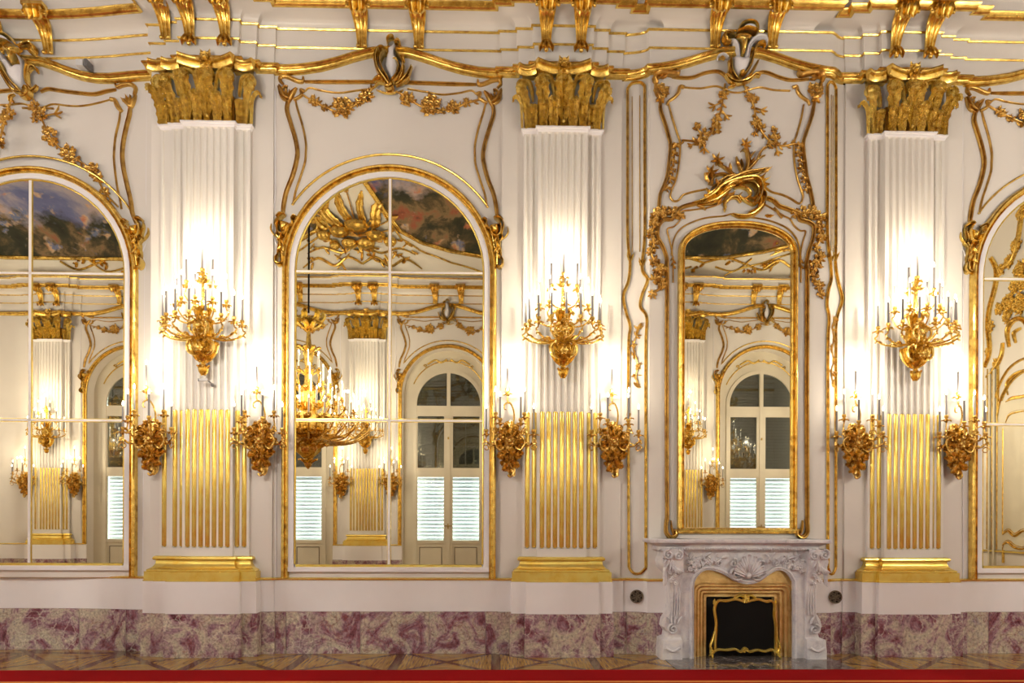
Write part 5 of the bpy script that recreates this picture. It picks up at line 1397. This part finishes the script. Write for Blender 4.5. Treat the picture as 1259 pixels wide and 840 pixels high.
# ------------------------------------------------------------------ window wall (behind the photographer, seen in the mirrors)
def opp(x): return -x                        # local x of the turned wall
def turn(o): o.location = (0, -WD, 0); o.rotation_euler = (0,0,pi); return o
WR, WZ = 1.16, 4.74                          # niche radius and springing
def window_wall():
    cs = sorted(opp(b) for b in OBX)
    mb = MB(); xs = [-XR-.3]
    for c in cs: xs += [c-WR, c+WR]
    xs.append(-XL+.3)
    for a, b in zip(xs[::2], xs[1::2]):
        mb.box(a, b, 0, .35, 0, 7.6)
    for c in cs:
        p = arch_pts(c, WR, WZ, 0, 24)[1:-1]
        for y in (0, .35):
            mb.grid([[(x, y, z) for x, z in p], [(x, y, 7.6) for x, z in p]], flip=(y > 0))
        mb.grid([[(x, 0, z) for x, z in p], [(x, .35, z) for x, z in p]], flip=True)
    turn(struct('wall_front', mb, 'white'))
    m1, m2, m3 = MB(), MB(), MB()
    for a, b in zip(xs[::2], xs[1::2]):
        ln = [(a, 0), (b, 0)]
        m1.sweep(ln, [(.03,ZM),(.03,ZG-.012),(0,ZG)], True); m2.sweep(ln, [(0,0),(.045,0),(.045,ZM-.004),(0,ZM)], True)
        m3.sweep(ln, [(.03,ZG-.014),(.05,ZG-.008),(.05,ZG+.006),(.03,ZG+.016),(0,ZG+.018)], True)
    turn(struct('trim_11', m1, 'dado')); turn(struct('baseboard_front', m2, 'marble')); turn(struct('trim_12', m3, 'goldb'))
window_wall()
OP_PATH = own_path(hf=.50, hm=.32, pxs=[opp(p) for p in OPX], breast=False, x0=-XR, x1=-XL)
entab(OP_PATH, True, -WD, own_path(hf=.50, hm=.32, pxs=[opp(p) for p in OPX], breast=False, x0=-XR, x1=-XL, curve=False), [opp(b) for b in OBX])
def french_window(idx, bx):
    X = 0; e = bpy.data.objects.new('window_%d' % idx, None); COL.objects.link(e); e['kind'] = 'structure'
    ORG[e.name] = (0,0,0)
    r, zc, y = .90, 4.50, .30
    # reveal panel between niche and window frame, with gilt arch line
    mb = MB(); A = arch_pts(0, WR, WZ, 0, 30); B = arch_pts(0, r, zc, 0, 30)
    mb.grid([[(a[0], y, a[1]), (b[0], y, b[1])] for a, b in zip(A, B)], flip=True); obj('reveal_panel', mb, 'cream', e, 30)
    mb = MB(); mb.relief([( -.98*cos(pi*i/24), 4.66+.98*sin(pi*i/24)) for i in range(3, 22)], .03, .025, y, n=1)
    for s in (-1, 1): mb.relief([(s*.55,5.55),(s*.35,5.66),(s*.2,5.60),(s*.05,5.68)], .05, .03, y); mb.spiral(s*.6, 5.5, .05, 0, s*1.0, .03, .03, y)
    obj('gilt_ornament', mb, 'gold', e, 40)
    mb = MB(); arch_relief(mb, 0, r-.03, zc, 0, .10, .04, y, 'flat')
    mb.box(-.045, .045, y-.05, y+.03, .0, zc+r-.04)
    for z0, z1 in ((4.20,4.47),(2.62,2.86),(.90,.98),(0,.12),(.0,.02)): mb.box(-r, r, y-.03, y+.03, z0, z1)
    for s in (-1, 1):
        for xa in (.045, .80): mb.box(min(s*xa, s*(xa+.07)), max(s*xa, s*(xa+.07)), y-.02, y+.03, .0, 4.4)
        mb.box(min(s*.1, s*.84), max(s*.1, s*.84), y, y+.03, .1, .96)
    obj('frame', mb, 'cream', e, 30)
    mb = MB()
    for s in (-1, 1):
        xa, xb = sorted((s*.17, s*.74)); 
        mb.relief([(xa,.25),(xa,.5),(xa,.80)], .02, .015, y, n=1); mb.relief([(xb,.25),(xb,.5),(xb,.80)], .02, .015, y, n=1)
        mb.relief([(xa,.80),(xb,.80)], .02, .015, y, n=2); mb.relief([(xa,.25),(xb,.25)], .02, .015, y, n=2)
    obj('door_panel_moulding', mb, 'vent', e, 30)
    mb = MB(); mb.poly([(x, z) for x, z in arch_pts(0, r-.05, zc, .98, 20)], y+.012, y+.018); obj('glass_pane', mb, 'glass', e, 20)
    mb = MB(); mb.tube([(.0,y-.07,1.35),(.06,y-.08,1.36),(.10,y-.07,1.35)], .012, 6, 2); mb.tube([(.0,y-.05,1.28),(.0,y-.06,1.42)], .015, 6, 1); mb.tube([(-.1,y-.07,1.35),(-.06,y-.08,1.36),(0,y-.07,1.35)], .012, 6, 2)
    mb.tube([(0,y-.06,3.6),(.0,y-.07,3.66)], .02, 6, 1)
    obj('handle', mb, 'brass', e, 40)
    # louvred shutters outside: pale below, dark above
    mb = MB(); z = .98
    while z < 2.66:
        for s in (-1, 1):
            a, b = sorted((s*.05, s*.86)); o = len(mb.v)
            mb.v += [(a,y+.16,z),(b,y+.16,z),(b,y+.23,z+.078),(a,y+.23,z+.078),(a,y+.17,z-.008),(b,y+.17,z-.008),(b,y+.24,z+.077),(a,y+.24,z+.077)]
            mb.f += [(o,o+1,o+2,o+3),(o+7,o+6,o+5,o+4),(o,o+4,o+5,o+1),(o+3,o+2,o+6,o+7)]
        z += .098
    obj('shutter', mb, 'slat', e, 20)
    mb = MB(); z = 2.7
    while z < 5.5:
        w = .88 if z < zc else sqrt(max(.01, .9**2-(z-zc)**2))
        mb.box(-w, w, y+.16, y+.19, z, z+.075); z += .079
    mb.box(-.9, .9, y+.2, y+.22, 2.66, 5.6)
    obj('closed_shutter', mb, 'slatd', e, 20)
    return e
WIN = french_window(1, 0); WIN.location = (OBX[0], -WD, 0); WIN.rotation_euler = (0,0,pi)
for i, b in enumerate(OBX[1:]):
    c = dup(WIN, (b, -WD, 0), pi); c.name = 'window_%d' % (i+2)
# outer arch moulding of each window niche: part of the wall's trim
for i, b in enumerate(OBX):
    mb = MB(); arch_relief(mb, 0, WR+.06, WZ, ZG, .10, .06, 0, 'double')
    r2 = 1.36; mb.relief([(-r2*cos(.62+(pi-1.24)*k/24), WZ+r2*sin(.62+(pi-1.24)*k/24)) for k in range(25)], .03, .022, 0, 'round', n=1)
    if i == 0: o = struct('trim_13', mb, 'gold', 40); me = o.data
    else:
        o = bpy.data.objects.new('trim_%d' % (13+i), me); COL.objects.link(o); o['kind'] = 'structure'
    o.location = (b, -WD, 0); o.rotation_euler = (0,0,pi)
# pilasters, brackets, sconces, ornaments of the window wall: turned copies
where_p = ['seen in the leftmost mirror', 'second from left on the window wall', 'seen in the centre arched mirror',
           'opposite the middle pilaster', 'seen in the overmantel mirror', 'of the window wall near the end door']
osc = []
for x, w in zip(OPX, where_p):
    dup(PIL, (x, -WD, 0), pi, 'fluted pilaster '+w)
    osc.append((dup(BS, (x, -WD-YMN, 3.2), pi, 'large gilt candelabra, pilaster '+w), x))
    for s, sw in ((-1, 'left'), (1, 'right')):
        # seen in a mirror, the lesser x stays on the left
        osc.append((dup(SS, (x+s*.62, -WD-YP, 2.2), pi, 'small gilt candelabra '+sw+' of the pilaster '+w), x))
        dup(C_F, (x+s*.2, -WD-YMN, 7.0), pi, 'gilded cornice bracket, '+sw+' one above the pilaster '+w)
where_w = ['left window of the window wall', 'second window of the window wall', 'window seen in the centre mirror', 'window opposite the fireplace', 'window seen in the overmantel mirror']
zsc = .93
for i, (b, w) in enumerate(zip(OBX, where_w)):
    for s, sw in ((-1, 'left'), (1, 'right')):
        dup(C_B, (b+s*.33, -WD, 7.0), pi, 'gilded cornice bracket, '+sw+' one above the '+w)
    dup(RF, (b, -WD, 5.32), pi, 'gilded scrolling panel moulding above the '+w, scale=(1,1,.83))
    dup(CF, (b-.03, -WD+.06, CF.location.z), pi, 'rocaille cartouche above the '+w)
    dup(G1, (b-(G1.location.x-BX[1]), -WD, G1.location.z), pi, 'flower garland right of the cartouche above the '+w)
    dup(G2, (b-(G2.location.x-BX[1]), -WD, G2.location.z), pi, 'flower garland left of the cartouche above the '+w)
    dup(SH, (b-(SH.location.x-BX[1]), -WD, SH.location.z+.25), pi, 'rocaille clasp at the right shoulder of the '+w)
    dup(SH2, (b-(SH2.location.x-BX[1]), -WD, SH2.location.z+.25), pi, 'rocaille clasp at the left shoulder of the '+w)

# ------------------------------------------------------------------ end wall at the right, seen in the mirror at the right edge
def end_wall():
    def E(px, py):
        a = (px-CX)/FPX; t_ = XR*(cos(YAW)-a*sin(YAW))/(a*cos(YAW)+sin(YAW)); dep = XR*sin(YAW)+t_*cos(YAW)
        return (t_-CAM_D, CAM_H+(HY-py)/FPX*dep)          # distance from the mirror wall, height
    t = thing('overdoor_panelling', 'gilded door panelling and rocaille on the end wall, reflected in the right edge mirror', 'panelling', (XR, -7.0, 0))
    t.rotation_euler = (0,0,0)
    def conv(m):                            # local wall drawing (u, -relief, z) -> plane x = XR facing -x
        m.v = [(XR+y, -x, z) for x, y, z in m.v]; m.f = [f[::-1] for f in m.f]; return m
    g = MB()
    def R(pts, w, h=.04, prof='round', **k): g.relief([E(a[0], a[1])+tuple(a[2:]) for a in pts], w, h, 0, prof, **k)
    z0 = .9
    for px in (1214,1220,1226):
        u = E(px, 500)[0]; g.relief([(u, z0), (u, 2.5), (u, 5.0)], .05, .05, 0, 'double')
    R([(1226,510),(1230,490),(1240,470),(1252,458),(1268,450)], .07, .06, 'double'); R([(1220,512),(1225,480),(1236,456),(1250,443),(1268,436)], .05, .05, 'double')
    R([(1233,655),(1233,600),(1233,540),(1233,525)], .06, .04); R([(1233,690),(1233,675),(1234,668)], .06, .04)
    R([(1233,655,.6),(1240,650,1.1),(1248,656,1.2),(1258,650,1),(1268,652,.6)], .08, .06, 'double'); R([(1233,668,.6),(1240,664,1.1),(1248,670,1.2),(1258,672,1),(1268,668,.6)], .08, .06, 'double')
    R([(1236,492,.6),(1244,488,1.1),(1256,486,1),(1268,482,.8)], .08, .05, 'double'); R([(1238,484,.6),(1236,470,.9),(1246,458,1),(1262,452,.8)], .06, .04)
    R([(1236,518,.6),(1241,508,1),(1252,504,1),(1268,502,.8)], .07, .05, 'double')
    R([(1217,316,.8),(1224,330,1),(1223,350,1),(1216,378,1),(1214,400,1),(1216,430,.9),(1210,450,.7)], .11, .08, 'double')
    R([(1212,462,.6),(1222,452,1),(1230,436,1),(1232,420,.8)], .10, .07, 'double')
    R([(1240,425,.6),(1238,405,1),(1246,392,1.1),(1258,392,1),(1266,405,.8)], .10, .09, 'double'); R([(1248,420,.6),(1246,408,1),(1254,402,.8)], .07, .08)
    R([(1225,330,.5),(1235,325,1),(1243,318,1),(1249,300,1),(1253,275,1),(1256,250,.8),(1262,235,.6)], .10, .08, 'double')
    rd = random.Random(8)
    for x, z, r in ((1255,262,.16),(1248,300,.16),(1240,320,.15),(1230,330,.12),(1253,330,.18),(1247,350,.16),(1240,370,.2),(1254,372,.22),(1228,378,.14),(1217,400,.13),(1214,430,.11),(1224,445,.12),(1237,388,.15),(1258,345,.18)):
        q = E(x, z); g.cluster(q[0], q[1], r, 0, 8, rd)
    obj('gilt_carving', conv(g), 'gold', t, 50)
    w = MB(); u0, u1 = E(1226,500)[0], E(1290,500)[0]
    w.box(min(u0,u1), max(u0,u1), -.03, 0, .9, 4.2)
    for u in (u0+.05, u0+.2): w.box(u, u+.06, -.06, 0, 0, 5.0)
    obj('door_leaf', conv(w), 'cream', t, 30)
    b = MB(); b.box(.0, WD, -.04, 0, 0, ZM); b = conv(b); struct('baseboard_right', b, 'marble')
    b = MB(); b.box(.0, WD, -.06, 0, ZG-.01, ZG+.02); struct('trim_18', conv(b), 'goldb')
end_wall()

# ------------------------------------------------------------------ chandeliers
def chandelier(label, X, Y):
    t = thing('chandelier', label, 'chandelier', (X, Y, 3.2))
    top = vault(-Y)-.01
    mb = MB(); mb.tube([(X,Y,5.5),(X,Y,top)], .018, 8, 2); obj('rod', mb, 'black', t, 40)
    mb = MB()
    mb.lathe([(.01,0),(.05,.05),(.08,.12),(.04,.17),(.12,.24),(.22,.34),(.24,.44),(.14,.54),(.10,.60),(.26,.70),(.34,.82),(.30,.95),(.16,1.05),(.09,1.2),(.14,1.35),(.16,1.5),(.08,1.65),(.05,1.9),(.08,2.1),(.10,2.25),(.05,2.4),(.035,2.6),(.02,2.95)], (X,Y,2.5), 20, 10, .08)
    obj('stem', mb, 'bronze', t, 50)
    mb = MB(); rd = random.Random(6)
    for (z, r0, L, n, w) in ((2.62,.06,.12,8,.08),(2.86,.16,.22,12,.12),(3.12,.16,.26,12,.13),(3.34,.26,.30,14,.14),(3.62,.12,.26,10,.12),(3.95,.12,.20,8,.10),(4.3,.06,.16,8,.09),(4.75,.07,.16,8,.09),(5.15,.04,.26,8,.12)):
        for k in range(n):
            a = 2*pi*k/n+rd.uniform(-.1,.1); c, s = cos(a), sin(a)
            mb.leaf3([(X+r0*c,Y+r0*s,z),(X+(r0+L*.4)*c,Y+(r0+L*.4)*s,z+L*.3),(X+(r0+L*.8)*c,Y+(r0+L*.8)*s,z+L*.55),(X+(r0+L)*c,Y+(r0+L)*s,z+L*.4)], w, (-s,c,0), teeth=4)
    obj('acanthus_leaves', mb, 'bronze', t, 50)
    mb = MB()
    for k in range(8):
        a = 2*pi*k/8; c, s = cos(a), sin(a)
        mb.leaf3([(X+.03*c,Y+.03*s,5.30),(X+.12*c,Y+.12*s,5.38),(X+.25*c,Y+.25*s,5.36),(X+.30*c,Y+.30*s,5.44),(X+.26*c,Y+.26*s,5.52)], .15, (-s,c,0), teeth=4)
    obj('crown', mb, 'goldb', t, 50)
    first = {}
    for (R_, z, n, z0, off) in ((1.06,3.42,24,3.12,0),(.86,3.62,18,3.24,.1),(.64,3.86,12,3.5,.2),(.42,4.12,10,3.8,0),(.2,4.42,6,4.1,.3)):
        src = arm(t, None, (X+.10,Y,z0), (X+R_,Y,z), .16 if R_ > .8 else .06, 'bronzed', r=.016, h=.27, cm='candlew', curl=.05 if R_ > .6 else 0); ck = tree(src)
        for k in range(1, n):
            a = 2*pi*k/n+off; c = dup(src, None, sub=ck, parent=t)
            c.rotation_euler = (0,0,a)
    for k in range(6):
        a = k*pi/3; light(t, (X+.75*cos(a), Y+.75*sin(a), 4.0), LC, (1,.92,.82), .02)
    light(t, (X, Y, 4.95), LC, (1,.92,.82), .02)
    return t
LC = 95.0
CH = chandelier('large gilt chandelier full of candles, reflected in the centre arched mirror', -3.62, -5.5)
for x, w in ((7.55, 'added unseen gilt chandelier lighting the right end of the hall behind the photographer'), (-12.6, 'added unseen gilt chandelier lighting the left end of the hall behind the photographer')):
    dup(CH, (x, -5.5, 3.2), 0, w)  # unseen copies with their lights, added to help light the hall

for o, X in zip((BS, BS2, BS3), PX):
    ORG[o.name] = (X, YMN, 3.2); big_lights(o, X, YMN)
for o, (x, w) in zip(sm, SMALL):
    ORG[o.name] = (x, YP, 2.2); light(o, (x-.02, YP-.27, 3.02), LS*1.0); light(o, (x+.0, YP-.17, 3.40), LS*.9)
for o, x in osc:
    big = o['label'].startswith('large')
    ORG[o.name] = (0,0,0)
    if big: light(o, (0,-.30,4.2-3.2), LB*2.6); light(o, (0,-.3,4.72-3.2), LB*1.4)
    else: light(o, (0,-.28,3.06-2.2), LS*1.8)

# ------------------------------------------------------------------ daylight outside the windows, camera, view
w = bpy.data.worlds.new('sky'); SC.world = w; w.use_nodes = True
bg = w.node_tree.nodes['Background']; bg.inputs[0].default_value = (.82,.92,1,1); bg.inputs[1].default_value = 6.5

cam = bpy.data.cameras.new('camera'); co = bpy.data.objects.new('camera', cam); COL.objects.link(co); SC.camera = co
cam.sensor_width = 36; cam.lens = FPX*36/1259; cam.shift_y = (HY-420)/1259; cam.shift_x = 0.0
co.location = (0, -CAM_D, CAM_H)
from mathutils import Matrix
# columns: right, up, back; roll about the optical axis (shift keeps verticals upright)
Rm = Matrix.Rotation(-YAW, 4, 'Z') @ Matrix.Rotation(pi/2, 4, 'X') @ Matrix.Rotation(ROLL, 4, 'Z')
co.matrix_world = Matrix.Translation(co.location) @ Rm
SC.view_settings.view_transform = 'Standard'; SC.view_settings.look = 'None'
SC.view_settings.exposure = 0.0; SC.view_settings.gamma = 1.0; SC.view_settings.use_curve_mapping = False
cy = SC.cycles
cy.use_denoising = True; cy.max_bounces = 9; cy.glossy_bounces = 6; cy.diffuse_bounces = 4; cy.transparent_max_bounces = 12
cy.sample_clamp_indirect = 6.0; cy.sample_clamp_direct = 0; cy.caustics_reflective = False; cy.caustics_refractive = False
